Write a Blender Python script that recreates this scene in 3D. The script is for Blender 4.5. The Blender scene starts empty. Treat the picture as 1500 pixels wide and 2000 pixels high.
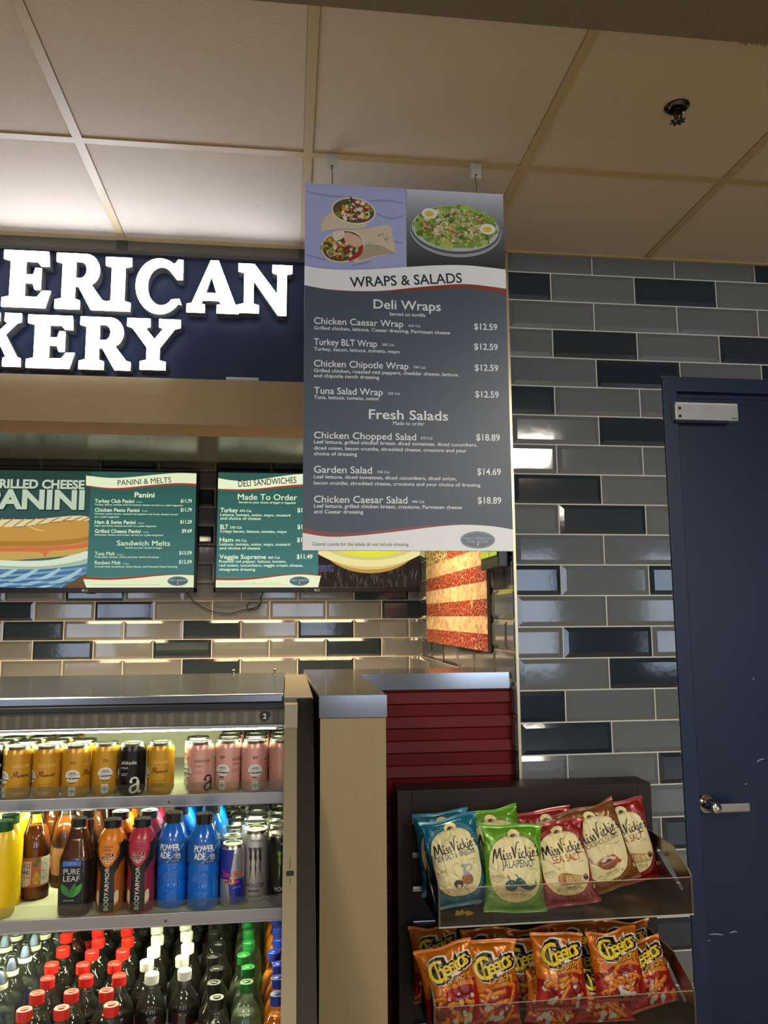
import bpy, bmesh, math, random
from mathutils import Vector, Matrix, noise
from mathutils.geometry import tessellate_polygon
PI = math.pi
C = bpy.context.scene
COL = C.collection

# ------------------------------------------------------------------ camera
FPX, YAW, PITCH, ROLL, EYE = 1535.18, .12023, .13197, -.00601, 1.70
def cam_axes():
    cy, sy, cp, sp = math.cos(YAW), math.sin(YAW), math.cos(PITCH), math.sin(PITCH)
    f = Vector((sy*cp, cy*cp, sp)); r = Vector((cy, -sy, 0)); u = r.cross(f)
    cr, sr = math.cos(ROLL), math.sin(ROLL)
    return r*cr + u*sr, -r*sr + u*cr, f
CR, CU, CF = cam_axes()
def ray(x, y): return CR*((x-750)/FPX) - CU*((y-1000)/FPX) + CF
def at(x, y, Y):                       # where the sight line through a photo point meets the upright plane at depth Y
    d = ray(x, y); return Vector((0, 0, EYE)) + d*(Y/d.y)
def atz(x, y, Z):
    d = ray(x, y); return Vector((0, 0, EYE)) + d*((Z-EYE)/d.z)
def atx(x, y, X):
    d = ray(x, y); return Vector((0, 0, EYE)) + d*(X/d.x)
cam = bpy.data.cameras.new('camera'); cam.sensor_fit = 'VERTICAL'; cam.sensor_height = 36
cam.lens = 36*FPX/2000; cam.clip_start = .05
co = bpy.data.objects.new('camera', cam); COL.objects.link(co)
co.matrix_world = Matrix(((CR.x, CU.x, -CF.x, 0), (CR.y, CU.y, -CF.y, 0), (CR.z, CU.z, -CF.z, EYE), (0, 0, 0, 1)))
C.camera = co

# ------------------------------------------------------------------ world, lights, exposure
C.view_settings.view_transform = 'Standard'; C.view_settings.look = 'None'
C.view_settings.gamma = 1; C.view_settings.use_curve_mapping = False
C.view_settings.exposure = 0.0
try:
    C.cycles.transparent_max_bounces = 24; C.cycles.max_bounces = 8
    C.cycles.caustics_reflective = False; C.cycles.caustics_refractive = False
    C.cycles.sample_clamp_indirect = 4.0
except Exception: pass
w = bpy.data.worlds.new('world'); C.world = w; w.use_nodes = True
w.node_tree.nodes['Background'].inputs[0].default_value = (.62, .72, 1, 1)
w.node_tree.nodes['Background'].inputs[1].default_value = .16
def area(name, loc, target, sx, sy, watt, col, spread=PI):
    l = bpy.data.lights.new(name, 'AREA'); l.shape = 'RECTANGLE'; l.size = sx; l.size_y = sy
    l.energy = watt; l.color = col; l.spread = spread
    o = bpy.data.objects.new(name, l); COL.objects.link(o); o.location = loc
    o.rotation_euler = (Vector(target)-Vector(loc)).to_track_quat('-Z', 'Y').to_euler(); return o
# daylight through the concourse windows behind the camera (bluish)
for x, wd, p in ((-3.6, 1.7, 46), (.2, 1.5, 40), (3.4, 1.8, 52), (6.6, 1.6, 40)):
    area('window_daylight', (x, -7.4, 1.75), (x*.8, 0, 1.75), wd, 1.9, p*1.2, (.66, .78, 1.0))
# warm ceiling lamps of the concourse
for x, y in ((-1.6, -1.2), (1.6, -1.2), (-1.6, -4), (1.6, -4)):
    area('concourse_lamp', (x, y, 2.955), (x, y, 0), .6, .6, 60, (1.0, .86, .66))
area('rack_fill', (1.5, .2, 2.82), (1.25, 1.9, 1.0), .4, .4, 20, (1.0, .92, .78))  # unseen fill light added to brighten the snack bags, no fixture there
# kitchen downlights behind the fascia
for x, y in ((-1.15, 3.3), (-.3, 3.3), (.3, 3.3)):
    area('kitchen_lamp', (x, y, 2.55), (x, y+.05, 0), .5, .4, 24, (1.0, .66, .37), 2.15)
area('counter_lamp', (-.5, 4.25, 1.22), (-.5, 4.48, 1.62), 2.3, .05, 9, (1.0, .66, .34))

# ------------------------------------------------------------------ materials
def lin(c):
    if isinstance(c, str): c = [int(c[i:i+2], 16)/255 for i in (1, 3, 5)]
    return tuple((v/12.92 if v <= .04045 else ((v+.055)/1.055)**2.4) for v in c) + (1,)
MATS = {}
def mat(name, col, rough=.5, metal=0, var=.06, vscale=30, bump=0, bscale=60, emit=0, coat=0, stretch=None, spec=.5, sss=0):
    if name in MATS: return MATS[name]
    m = bpy.data.materials.new(name); m.use_nodes = True; n = m.node_tree.nodes; L = m.node_tree.links
    b = n['Principled BSDF']; c = lin(col)
    b.inputs['Roughness'].default_value = rough; b.inputs['Metallic'].default_value = metal
    b.inputs['Specular IOR Level'].default_value = spec
    if coat: b.inputs['Coat Weight'].default_value = coat; b.inputs['Coat Roughness'].default_value = .06
    if emit:
        b.inputs['Base Color'].default_value = (0, 0, 0, 1); b.inputs['Specular IOR Level'].default_value = .1
        b.inputs['Emission Color'].default_value = c; b.inputs['Emission Strength'].default_value = emit
        MATS[name] = m; return m
    tc = n.new('ShaderNodeTexCoord'); mp = n.new('ShaderNodeMapping'); L.new(tc.outputs['Object'], mp.inputs[0])
    if stretch: mp.inputs['Scale'].default_value = stretch
    t = n.new('ShaderNodeTexNoise'); t.inputs['Scale'].default_value = vscale; t.inputs['Detail'].default_value = 4
    L.new(mp.outputs[0], t.inputs['Vector'])
    mx = n.new('ShaderNodeMix'); mx.data_type = 'RGBA'
    mx.inputs['A'].default_value = tuple(v*(1-var) for v in c[:3])+(1,)
    mx.inputs['B'].default_value = tuple(min(1, v*(1+var)) for v in c[:3])+(1,)
    L.new(t.outputs['Fac'], mx.inputs['Factor']); L.new(mx.outputs['Result'], b.inputs['Base Color'])
    if sss:
        b.inputs['Subsurface Weight'].default_value = sss; b.inputs['Subsurface Radius'].default_value = (.02, .02, .02)
    if bump:
        t2 = n.new('ShaderNodeTexNoise'); t2.inputs['Scale'].default_value = bscale; t2.inputs['Detail'].default_value = 3
        L.new(mp.outputs[0], t2.inputs['Vector'])
        bp = n.new('ShaderNodeBump'); bp.inputs['Strength'].default_value = bump; bp.inputs['Distance'].default_value = .004
        L.new(t2.outputs['Fac'], bp.inputs['Height']); L.new(bp.outputs[0], b.inputs['Normal'])
    MATS[name] = m; return m
def clear(name, tint='#f4f6f4', rough=.03, gloss=.9, ior=1.45, haze=0):       # thin clear plastic or glass
    if name in MATS: return MATS[name]
    m = bpy.data.materials.new(name); m.use_nodes = True; n = m.node_tree.nodes; L = m.node_tree.links
    n.remove(n['Principled BSDF']); out = n['Material Output']
    tr = n.new('ShaderNodeBsdfTransparent'); gl = n.new('ShaderNodeBsdfGlossy'); mx = n.new('ShaderNodeMixShader')
    fr = n.new('ShaderNodeFresnel'); fr.inputs[0].default_value = ior
    mu = n.new('ShaderNodeMath'); mu.operation = 'MULTIPLY'; mu.inputs[1].default_value = gloss
    nz = n.new('ShaderNodeTexNoise'); nz.inputs['Scale'].default_value = 60
    rr = n.new('ShaderNodeMapRange'); rr.inputs['To Min'].default_value = rough; rr.inputs['To Max'].default_value = rough*2
    L.new(nz.outputs['Fac'], rr.inputs['Value']); L.new(rr.outputs[0], gl.inputs['Roughness'])
    tr.inputs[0].default_value = lin(tint); gl.inputs[0].default_value = (1, 1, 1, 1)
    L.new(fr.outputs[0], mu.inputs[0]); L.new(mu.outputs[0], mx.inputs[0]); L.new(tr.outputs[0], mx.inputs[1]); L.new(gl.outputs[0], mx.inputs[2])
    last = mx
    if haze:                                                            # a little milky scatter in the plastic
        df = n.new('ShaderNodeBsdfTranslucent'); d2 = n.new('ShaderNodeBsdfDiffuse'); ad = n.new('ShaderNodeMixShader'); h = n.new('ShaderNodeMixShader')
        for q in (df, d2): q.inputs[0].default_value = (.85, .86, .80, 1)
        L.new(df.outputs[0], ad.inputs[1]); L.new(d2.outputs[0], ad.inputs[2]); h.inputs[0].default_value = haze
        L.new(mx.outputs[0], h.inputs[1]); L.new(ad.outputs[0], h.inputs[2]); last = h
    L.new(last.outputs[0], out.inputs[0]); MATS[name] = m; return m
def ink(c, rough=.45): return mat('print_'+c[1:]+('g' if rough < .4 else ''), c, rough, var=.03)
def glow(c, s=1.0): return mat('screen_%s_%d' % (c[1:], int(s*100)), c, emit=s)

# ------------------------------------------------------------------ mesh collector
class MB:
    def __init__(s): s.v = []; s.f = []; s.m = []; s.mats = []; s.sm = []
    def mi(s, m):
        if m not in s.mats: s.mats.append(m)
        return s.mats.index(m)
    def add(s, vs, fs, m, smooth=False, M=None):
        o = len(s.v); k = s.mi(m)
        s.v += [tuple((M @ Vector(p)) if M else p) for p in vs]
        for f in fs: s.f.append([i+o for i in f]); s.m.append(k); s.sm.append(smooth)
    def box(s, a, b, m, bev=0, M=None):
        (x0, y0, z0), (x1, y1, z1) = [[min(a[i], b[i]) for i in range(3)], [max(a[i], b[i]) for i in range(3)]]
        if bev <= 0:
            vs = [(x, y, z) for x in (x0, x1) for y in (y0, y1) for z in (z0, z1)]
            s.add(vs, [(0, 1, 3, 2), (4, 6, 7, 5), (0, 4, 5, 1), (2, 3, 7, 6), (0, 2, 6, 4), (1, 5, 7, 3)], m, M=M); return
        bm = bmesh.new(); bmesh.ops.create_cube(bm, size=1)
        for v in bm.verts: v.co = Vector(((x0+x1)/2+v.co.x*(x1-x0), (y0+y1)/2+v.co.y*(y1-y0), (z0+z1)/2+v.co.z*(z1-z0)))
        bmesh.ops.bevel(bm, geom=bm.edges[:], offset=bev, segments=2, affect='EDGES', profile=.6)
        s.bm(bm, m, M)
    def bm(s, bm, m, M=None, smooth=False):
        bm.verts.index_update()
        s.add([v.co[:] for v in bm.verts], [[v.index for v in f.verts] for f in bm.faces], m, smooth, M); bm.free()
    def lathe(s, prof, m, n=28, M=None, smooth=True, sq=0):
        vs, fs = [], []
        for r, z in prof:
            for i in range(n):
                a = 2*PI*i/n; k = 1
                if sq: k = (abs(math.cos(a))**sq+abs(math.sin(a))**sq)**(-1/sq)
                vs.append((r*k*math.cos(a), r*k*math.sin(a), z))
        for j in range(len(prof)-1):
            for i in range(n):
                fs.append((j*n+i, j*n+(i+1) % n, (j+1)*n+(i+1) % n, (j+1)*n+i))
        s.add(vs, fs, m, smooth, M)
        for j, rev in ((0, 1), (len(prof)-1, 0)):
            if prof[j][0] > 1e-5: s.add(vs[j*n:(j+1)*n], [list(range(n))[::-1] if rev else list(range(n))], m, False, M)
    def tube(s, pts, r, m, n=8):
        pts = [Vector(p) for p in pts]; vs = []; fs = []
        for i, p in enumerate(pts):
            t = (pts[min(i+1, len(pts)-1)]-pts[max(i-1, 0)]).normalized()
            a = t.orthogonal().normalized() if i == 0 else (pa - t*pa.dot(t)).normalized()
            pa = a; b = t.cross(a)
            vs += [p+(a*math.cos(2*PI*k/n)+b*math.sin(2*PI*k/n))*r for k in range(n)]
        for i in range(len(pts)-1):
            for k in range(n): fs.append((i*n+k, i*n+(k+1) % n, (i+1)*n+(k+1) % n, (i+1)*n+k))
        fs += [list(range(n))[::-1], [len(vs)-n+k for k in range(n)]]
        s.add(vs, fs, m, True)
    def prism(s, outline, holes, S, t, m, mside=None):            # S(u,v,depth)->point, extruded from 0 to t
        loops = [outline]+list(holes); flat = [p for l in loops for p in l]; n = len(flat)
        tris = tessellate_polygon([[Vector((p[0], p[1], 0)) for p in l] for l in loops])
        vs = [S(p[0], p[1], 0) for p in flat]+[S(p[0], p[1], t) for p in flat]
        s.add(vs, [tuple(q) for q in tris]+[tuple(i+n for i in q[::-1]) for q in tris], m)
        o = 0; fs = []
        for l in loops:
            k = len(l)
            for i in range(k): fs.append((o+i, o+(i+1) % k, n+o+(i+1) % k, n+o+i))
            o += k
        s.add(vs, fs, mside or m)
    def build(s, name, parent=None, M=None, fix=True):
        me = bpy.data.meshes.new(name); me.from_pydata([tuple(p) for p in s.v], [], s.f)
        for mm in s.mats: me.materials.append(mm)
        me.polygons.foreach_set('material_index', s.m); me.polygons.foreach_set('use_smooth', s.sm)
        if fix:
            bm = bmesh.new(); bm.from_mesh(me); bmesh.ops.recalc_face_normals(bm, faces=bm.faces[:]); bm.to_mesh(me); bm.free()
        me.update(); o = bpy.data.objects.new(name, me); COL.objects.link(o)
        if parent: o.parent = parent
        if M is not None: o.matrix_local = M
        return o
def tag(o, label, cat, group=None, kind=None):
    o['label'] = label; o['category'] = cat
    if group: o['group'] = group
    if kind: o['kind'] = kind
    return o
def struct(o): o['kind'] = 'structure'; return o
def empty(name, loc=(0, 0, 0)):
    o = bpy.data.objects.new(name, None); COL.objects.link(o); o.location = loc; o.empty_display_size = .05; return o
def dup(root, loc, rz=0, label=None, group=None, rot=None):
    r = root.copy(); COL.objects.link(r); r.location = loc; r.rotation_euler = rot or (0, 0, rz)
    if label: r['label'] = label
    if group: r['group'] = group
    for ch in list(root.children):
        c = ch.copy(); COL.objects.link(c); c.parent = r; c.matrix_parent_inverse = ch.matrix_parent_inverse
        for g in ch.children:
            d = g.copy(); COL.objects.link(d); d.parent = c
    return r
def smooth_pts(p, k=6, closed=False):
    p = [Vector(q).to_3d() for q in p]; n = len(p); out = []
    rng = range(n) if closed else range(n-1)
    for i in rng:
        a, b, c, d = (p[(i-1) % n], p[i], p[(i+1) % n], p[(i+2) % n]) if closed else (p[max(i-1, 0)], p[i], p[i+1], p[min(i+2, n-1)])
        for j in range(k):
            t = j/k; out.append(.5*((2*b)+(c-a)*t+(2*a-5*b+4*c-d)*t*t+(3*b-a-3*c+d)*t**3))
    if not closed: out.append(p[-1])
    return out

# ------------------------------------------------------------------ printing (flat artwork mapped on to a surface)
GLY = {}
def glyphs(s, bold=0.0, shear=0.0, space=1.0):
    k = (s, round(bold, 4), round(shear, 3), space)
    if k not in GLY:
        cu = bpy.data.curves.new('type', 'FONT'); cu.body = s; cu.offset = bold; cu.shear = shear; cu.resolution_u = 3
        cu.space_character = space
        o = bpy.data.objects.new('type', cu); me = o.to_mesh(); me.calc_loop_triangles()
        vs = [(v.co.x, v.co.y) for v in me.vertices]; ts = [tuple(t.vertices) for t in me.loop_triangles]
        o.to_mesh_clear(); bpy.data.objects.remove(o); bpy.data.curves.remove(cu)
        GLY[k] = (vs, ts)
    return GLY[k]
_h = glyphs('H')[0]; CAPH = max(v[1] for v in _h)
class Art:
    def __init__(s, inc=.25): s.it = []; s.layer = 0; s.inc = inc
    def raw(s, vs, ts, m, layer=None, inc=None):
        if layer is None: s.layer += inc or s.inc; layer = s.layer
        s.it.append((vs, ts, m, layer))
    def poly(s, pts, m, layer=None):
        pts = [(p[0], p[1]) for p in pts]
        if len(pts) == 3: s.raw(pts, [(0, 1, 2)], m, layer); return
        s.raw(pts, [tuple(t) for t in tessellate_polygon([[Vector((x, y, 0)) for x, y in pts]])], m, layer)
    def blob(s, pts, m, layer=None): s.poly(smooth_pts(pts, 5, True), m, layer)
    def ell(s, cx, cy, rx, ry, m, n=36, rot=0, layer=None):
        c, q = math.cos(rot), math.sin(rot); pts = []
        for i in range(n):
            x, y = rx*math.cos(2*PI*i/n), ry*math.sin(2*PI*i/n); pts.append((cx+x*c-y*q, cy+x*q+y*c))
        s.poly(pts, m, layer)
    def rect(s, x0, y0, x1, y1, m, layer=None): s.raw([(x0, y0), (x1, y0), (x1, y1), (x0, y1)], [(0, 1, 2), (0, 2, 3)], m, layer)
    def stroke(s, pts, wd, m, k=6, layer=None, taper=True):
        p = smooth_pts(pts, k) if k else [Vector(q).to_3d() for q in pts]
        n = len(p); L = []; vs = []; ts = []
        for i in range(n):
            t = (p[min(i+1, n-1)]-p[max(i-1, 0)]); t.normalize(); q = Vector((-t.y, t.x, 0))
            ww = wd/2*((.55+.45*math.sin(PI*min(1, max(0, i/(n-1))))) if taper else 1)
            a, b = p[i]+q*ww, p[i]-q*ww; vs += [(a.x, a.y), (b.x, b.y)]
            if i: ts += [(2*i-2, 2*i-1, 2*i+1), (2*i-2, 2*i+1, 2*i)]
        s.raw(vs, ts, m, layer)
    def text(s, t, x, y, cap, m, width=None, bold=0.0, shear=0.0, rot=0, align='l', layer=None, arc=0, space=1.0):
        if bold and 'M' in t:                                           # heavier strokes for a string with M: struck twice
            for dx in (-.5, .5): s.text(t, x+dx*bold*cap, y, cap, m, width, 0, shear, rot, align, (layer if layer is not None else s.layer+s.inc)+(.12 if dx > 0 else 0), arc, space)
            if layer is None: s.layer += s.inc
            return
        vs, ts = glyphs(t, bold, shear, space)
        if not vs: return
        x0 = min(v[0] for v in vs); x1 = max(v[0] for v in vs); k = cap/CAPH; kx = width/(x1-x0) if width else k
        W = (x1-x0)*kx; ox = {'l': 0, 'c': -W/2, 'r': -W}[align]; c, q = math.cos(rot), math.sin(rot); out = []
        for a, b in vs:
            u, v = (a-x0)*kx+ox, b*k
            if arc: v += arc*(1-(u/(W/2))**2) if align == 'c' else 0
            out.append((x+u*c-v*q, y+u*q+v*c))
        s.raw(out, ts, m, layer)
    def chunks(s, cx, cy, rx, ry, cols, n, size, seed, layer=None, rot=0, inner=None):
        r = random.Random(seed); c, q = math.cos(rot), math.sin(rot)
        for i in range(n):
            a, d = r.uniform(0, 2*PI), math.sqrt(r.random()); x, y = rx*d*math.cos(a), ry*d*math.sin(a)
            px, py = cx+x*c-y*q, cy+x*q+y*c; k = r.randint(4, 7); sz = size*r.uniform(.5, 1.3); o = r.uniform(0, 6)
            pts = [(px+sz*r.uniform(.5, 1)*math.cos(o+2*PI*j/k), py+sz*r.uniform(.4, 1)*math.sin(o+2*PI*j/k)) for j in range(k)]
            s.raw(pts, [tuple(t) for t in tessellate_polygon([[Vector((p_[0], p_[1], 0)) for p_ in pts]])], r.choice(cols), layer, .015)
    def clip(s, x0, y0, x1, y1):                                  # cut everything to a rectangle
        out = []
        for vs, ts, m, l in s.it:
            nv, nt = [], []
            for t in ts:
                p = [vs[i] for i in t]
                for ax, lim, sg in ((0, x0, 1), (0, x1, -1), (1, y0, 1), (1, y1, -1)):
                    q = []
                    for i in range(len(p)):
                        a, b = p[i], p[(i+1) % len(p)]; da, db = sg*(a[ax]-lim), sg*(b[ax]-lim)
                        if da >= 0: q.append(a)
                        if (da > 0 > db) or (da < 0 < db):
                            w_ = da/(da-db); q.append((a[0]+(b[0]-a[0])*w_, a[1]+(b[1]-a[1])*w_))
                    p = q
                    if not p: break
                if len(p) >= 3:
                    o = len(nv); nv += p; nt += [(o, o+i, o+i+1) for i in range(1, len(p)-1)]
            if nt: out.append((nv, nt, m, l))
        s.it = out; return s
    def put(s, mb, S, maxlen=None, step=.00012, base=.0002):
        for vs, ts, m, l in s.it:
            vs = list(vs); off = base+l*step
            if maxlen:
                mid = {}; todo = list(ts); done = []
                while todo:
                    t = todo.pop(); e = [((vs[t[i]][0]-vs[t[(i+1) % 3]][0])**2+(vs[t[i]][1]-vs[t[(i+1) % 3]][1])**2, i) for i in range(3)]
                    d, i = max(e)
                    if d <= maxlen*maxlen: done.append(t); continue
                    a, b, c = t[i], t[(i+1) % 3], t[(i+2) % 3]; k = (min(a, b), max(a, b))
                    if k not in mid:
                        mid[k] = len(vs); vs.append(((vs[a][0]+vs[b][0])/2, (vs[a][1]+vs[b][1])/2))
                    todo += [(a, mid[k], c), (mid[k], b, c)]
                ts = done
            mb.add([S(x, y, off) for x, y in vs], ts, m, maxlen is not None)

# ------------------------------------------------------------------ room shell
YW, YB, XS, CEIL = 2.604, 4.48, .7445, 2.966       # front tiled wall, kitchen back wall, return wall, ceiling height
G = .6096; TX0, TY = -.5694, 2.0286
grout = mat('grout', '#dcdbd0', .8, bump=.1)
tile_l = mat('tile_grey_glaze', '#656b6f', .08, var=.05, vscale=6, bump=.05, bscale=25, coat=.3)
tile_d = mat('tile_slate_glaze', '#25303a', .07, var=.05, vscale=6, bump=.05, bscale=25, coat=.3)
navy = mat('navy_paint', '#0f2244', .42, var=.04, vscale=8)
oak = mat('pale_oak_laminate', '#a08a62', .5, var=.12, vscale=18, stretch=(1, 1, 14), bump=.03)
oak_v = mat('pale_oak_upright', '#8d7e5a', .5, var=.10, vscale=16, stretch=(14, 14, 1), bump=.03)
steel = mat('brushed_steel', '#a9abab', .28, 1, var=.08, vscale=12, stretch=(1, 20, 20))
steel_p = mat('polished_steel', '#b5b7b8', .13, 1, var=.05)
black = mat('black_plastic', '#0b0b0c', .35)
chrome = mat('chrome', '#d0d2d2', .12, 1)
ceil_m = mat('ceiling_tile', '#c8bba6', .85, var=.06, vscale=260, bump=.4, bscale=240)
tee_m = mat('ceiling_tee', '#b8a478', .38)

def tiles(mb, S, u0, u1, v0, v1, pu, pv, uo, vo, dark, cut=None, bev=.0145, g=.0046, h=.0085):
    """bevelled running-bond tiles on S(u,v,height); rows counted down from vo; dark(row,col)->bool"""
    for a, b, c, d in ([(u0, v0, cut[0], v1), (cut[0], cut[1], u1, v1)] if cut else [(u0, v0, u1, v1)]):
        mb.add([S(a, b, .0012), S(c, b, .0012), S(c, d, .0012), S(a, d, .0012)], [(0, 1, 2, 3)], grout)
    rows = range(int(math.floor((vo-v1)/pv)), int(math.ceil((vo-v0)/pv)))
    for r in rows:
        t, b = vo-r*pv-g/2, vo-(r+1)*pv+g/2
        off = uo+(pu/2 if r % 2 else 0)
        for c in range(int(math.floor((u0-off)/pu)), int(math.ceil((u1-off)/pu))):
            l, rr = off+c*pu+g/2, off+(c+1)*pu-g/2
            L, R, T, B = max(l, u0), min(rr, u1), min(t, v1), max(b, v0)
            parts = [(L, R, B, T)]
            if cut and R > cut[0] and B < cut[1]:                       # opening (u>=cu0, v<=cv1)
                parts = []
                if L < cut[0]: parts.append((L, cut[0]-g*.6, B, T))
                if T > cut[1]+.004: parts.append((max(L, cut[0]-g*.6), R, cut[1]+g*.6, T))
            m = tile_d if dark(r, c) else tile_l
            for L, R, B, T in parts:
                if R-L < .006 or T-B < .006: continue
                il, ir, it, ib = max(l+bev, L), min(rr-bev, R), min(t-bev, T), max(b+bev, B)
                if il >= ir or it <= ib: il, ir, it, ib = L+.001, R-.001, T-.001, B+.001
                vs = [S(L, B, .003), S(R, B, .003), S(R, T, .003), S(L, T, .003), S(il, ib, h), S(ir, ib, h), S(ir, it, h), S(il, it, h)]
                mb.add(vs, [(4, 5, 6, 7), (0, 1, 5, 4), (1, 2, 6, 5), (2, 3, 7, 6), (3, 0, 4, 7)], m)
PV = .10498; PU = .315
KF = .981; YP, XP = YW*KF, XS                   # the tiled pier stands a little proud of the fascia
ZT = EYE+1.32608*KF
DK = {(0, 3), (1, -1), (1, 1), (3, 0), (3, 2), (4, 1), (4, 3), (5, -1), (6, 1), (8, 0), (9, 0), (11, -1), (11, 1), (13, 0), (14, 1), (15, -1), (16, 0),
      (17, 1), (19, 1), (22, 1), (24, 0), (12, 3), (2, 4), (1, 3), (18, 3), (20, 3)}
DOORX, DOORZ = 1.3207*KF, EYE+.8474*KF
mb = MB()
mb.box((XP+.0005, YP, 0), (DOORX, YP+.14, CEIL), grout); mb.box((DOORX, YP, DOORZ), (4.2, YP+.14, CEIL), grout); mb.box((2.4, YP, 0), (4.2, YP+.14, DOORZ), grout)
tiles(mb, lambda u, v, h: (u, YP-h, v), XP+.006, 2.38, 0, CEIL-.001, PU*KF, PV*KF, XP+.006, ZT, lambda r, c: (r, c) in DK, cut=(DOORX, DOORZ))
struct(mb.build('wall_front', fix=False))
rz = random.Random(4)
zb = at(524, 1210.2, YB).z; ub = at(415, 1190, YB).x
mb = MB(); mb.box((-2.6, YB, 0), (XS+.1, YB+.1, 2.9), grout)
dk = {(r, c): rz.random() < .3 for r in range(-40, 40) for c in range(-40, 40)}
for r_, ds in {-1: (-3, 2), 0: (-4, -2, 3), 1: (-4, -1, 1), 2: (-3, -1, 2), 3: (-1, 1)}.items():
    for c_ in range(-5, 5): dk[(r_, c_)] = c_ in ds
tiles(mb, lambda u, v, h: (u, YB-h, v), -2.6, XS, 0.9, 2.62, PU, PV, ub, zb+PV, lambda r, c: dk[(r, c)])
struct(mb.build('wall_back', fix=False))
mb = MB(); mb.box((XS, YP+.145, 0), (XS+.1, YB, 2.9), grout)
tiles(mb, lambda u, v, h: (XS-h, u, v), YP+.003, YB-.004, .9, 2.62, PU, PV, YB-.1-PU, zb+PV, lambda r, c: (r*5+c*3) % 7 in (0, 3))
struct(mb.build('wall_right', fix=False))
mb = MB(); mb.box((XP-.004, YP-.010, .3), (XP+.005, YP+.006, CEIL-.004), mat('edge_trim_metal', '#c8bb98', .3, .8))
struct(mb.build('trim_1'))
# floor and the far concourse behind the camera
mb = MB(); mb.box((-6, -7.6, -.06), (8.6, 4.6, 0), mat('floor_terrazzo', '#b3a794', .3, var=.2, vscale=40)); struct(mb.build('floor'))
mb = MB(); wm = mat('concourse_wall', '#6b6c74', .7)
xs = [-6, -4.45, -2.75, -.55, .95, 2.5, 4.3, 5.8, 7.4, 8.6]
for i in range(0, 9, 2): mb.box((xs[i], -7.6, 0), (xs[i+1], -7.45, 3.1), wm)
for i in range(1, 9, 2):
    mb.box((xs[i], -7.6, 0), (xs[i+1], -7.45, .75), wm); mb.box((xs[i], -7.6, 2.75), (xs[i+1], -7.45, 3.1), wm)
struct(mb.build('wall_concourse'))
for i in range(1, 9, 2):
    mb = MB(); fm = mat('window_frame_dark', '#20242c', .5); a, b = xs[i], xs[i+1]
    for x in (a+.03, (a+b)/2, b-.03): mb.box((x-.03, -7.42, .75), (x+.03, -7.34, 2.75), fm)
    for z in (.78, 1.5, 2.72): mb.box((a, -7.42, z-.03), (b, -7.34, z+.03), fm)
    struct(mb.build('window_%d' % ((i+1)//2)))
for x, nm in ((-6.1, 'left'), (8.6, 'right')):
    mb = MB(); mb.box((x, -7.6, 0), (x+.1, 4.6, 3.1), wm); struct(mb.build('wall_side_'+nm))
# ceiling: board over the tees; lowered soffit across the top of the view
mb = MB(); mb.box((-6, -7.6, CEIL), (8.6, YW+.12, CEIL+.05), ceil_m); struct(mb.build('ceiling'))
mb = MB(); mb.box((-2.6, YW+.14, 2.565), (XS, YB, 2.62), mat('kitchen_ceiling_gloss', '#59625c', .22, var=.03, vscale=4)); struct(mb.build('ceiling_kitchen'))
for k, x in enumerate([TX0+i*G for i in range(-2, 6)]):
    mb = MB(); mb.box((x-.0125, .9, CEIL-.004), (x+.0125, YW-.014, CEIL+.002), tee_m); mb.box((x-.0135, .9, CEIL-.001), (x+.0135, YW-.014, CEIL+.001), mat('tee_shadow_gap', '#5c5446', .8))
    struct(mb.build('trim_%d' % (k+2)))
mb = MB(); mb.box((-2.4, TY-.0125, CEIL-.0042), (3.2, TY+.0125, CEIL+.002), tee_m); mb.box((-2.4, TY+.0125, CEIL-.002), (3.2, TY+.0135, CEIL+.001), mat('tee_shadow_gap', '', .8)); struct(mb.build('trim_10'))
mb = MB(); mb.box((XP, YP-.022, CEIL-.005), (4.2, YP-.009, CEIL+.002), tee_m); struct(mb.build('trim_11'))
soff = mat('soffit_drywall', '#6f6350', .8, var=.05, vscale=5, bump=.12, bscale=90)
mb = MB(); mb.box((-6, -.6, 2.86), (8.6, 1.37, CEIL), soff)
r = random.Random(8); x = .9
while x < 1.75:                                            # torn drywall paper along the lower edge
    l = r.uniform(.004, .018); mb.add([(x, 1.369, 2.8598), (x+l, 1.369, 2.8598), (x+l*r.uniform(.2, .8), 1.37+r.uniform(.003, .012), 2.859)], [(0, 1, 2)], soff); x += l*r.uniform(.7, 1.4)
struct(mb.build('ceiling_soffit', fix=False))
# fascia above the serving opening
mb = MB(); mb.box((-2.6, YW, 2.47), (XS-.005, YW+.10, 2.915), navy); struct(mb.build('wall_fascia'))
mb = MB(); sh = mat('fascia_reveal_bronze', '#5d594e', .5, .2)
mb.box((-2.6, YW-.012, 2.921), (XS-.005, YW+.1, CEIL), sh); mb.box((-2.6, YW-.03, CEIL-.006), (XS-.005, YW-.01, CEIL), tee_m); mb.box((-2.6, YW-.016, 2.912), (XS-.005, YW+.1, 2.923), mat('reveal_line', '#3c3a36', .5))
for i in range(-1, 3): mb.box((TX0+i*G-.018, YW-.015, 2.922), (TX0+i*G+.018, YW-.011, CEIL), mat('reveal_joint', '#34332f', .5))
struct(mb.build('trim_12'))
mb = MB(); mb.box((-2.6, YW-.03, 2.327), (XS-.004, YW+.14, 2.482), oak, .002); struct(mb.build('trim_13'))

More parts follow.
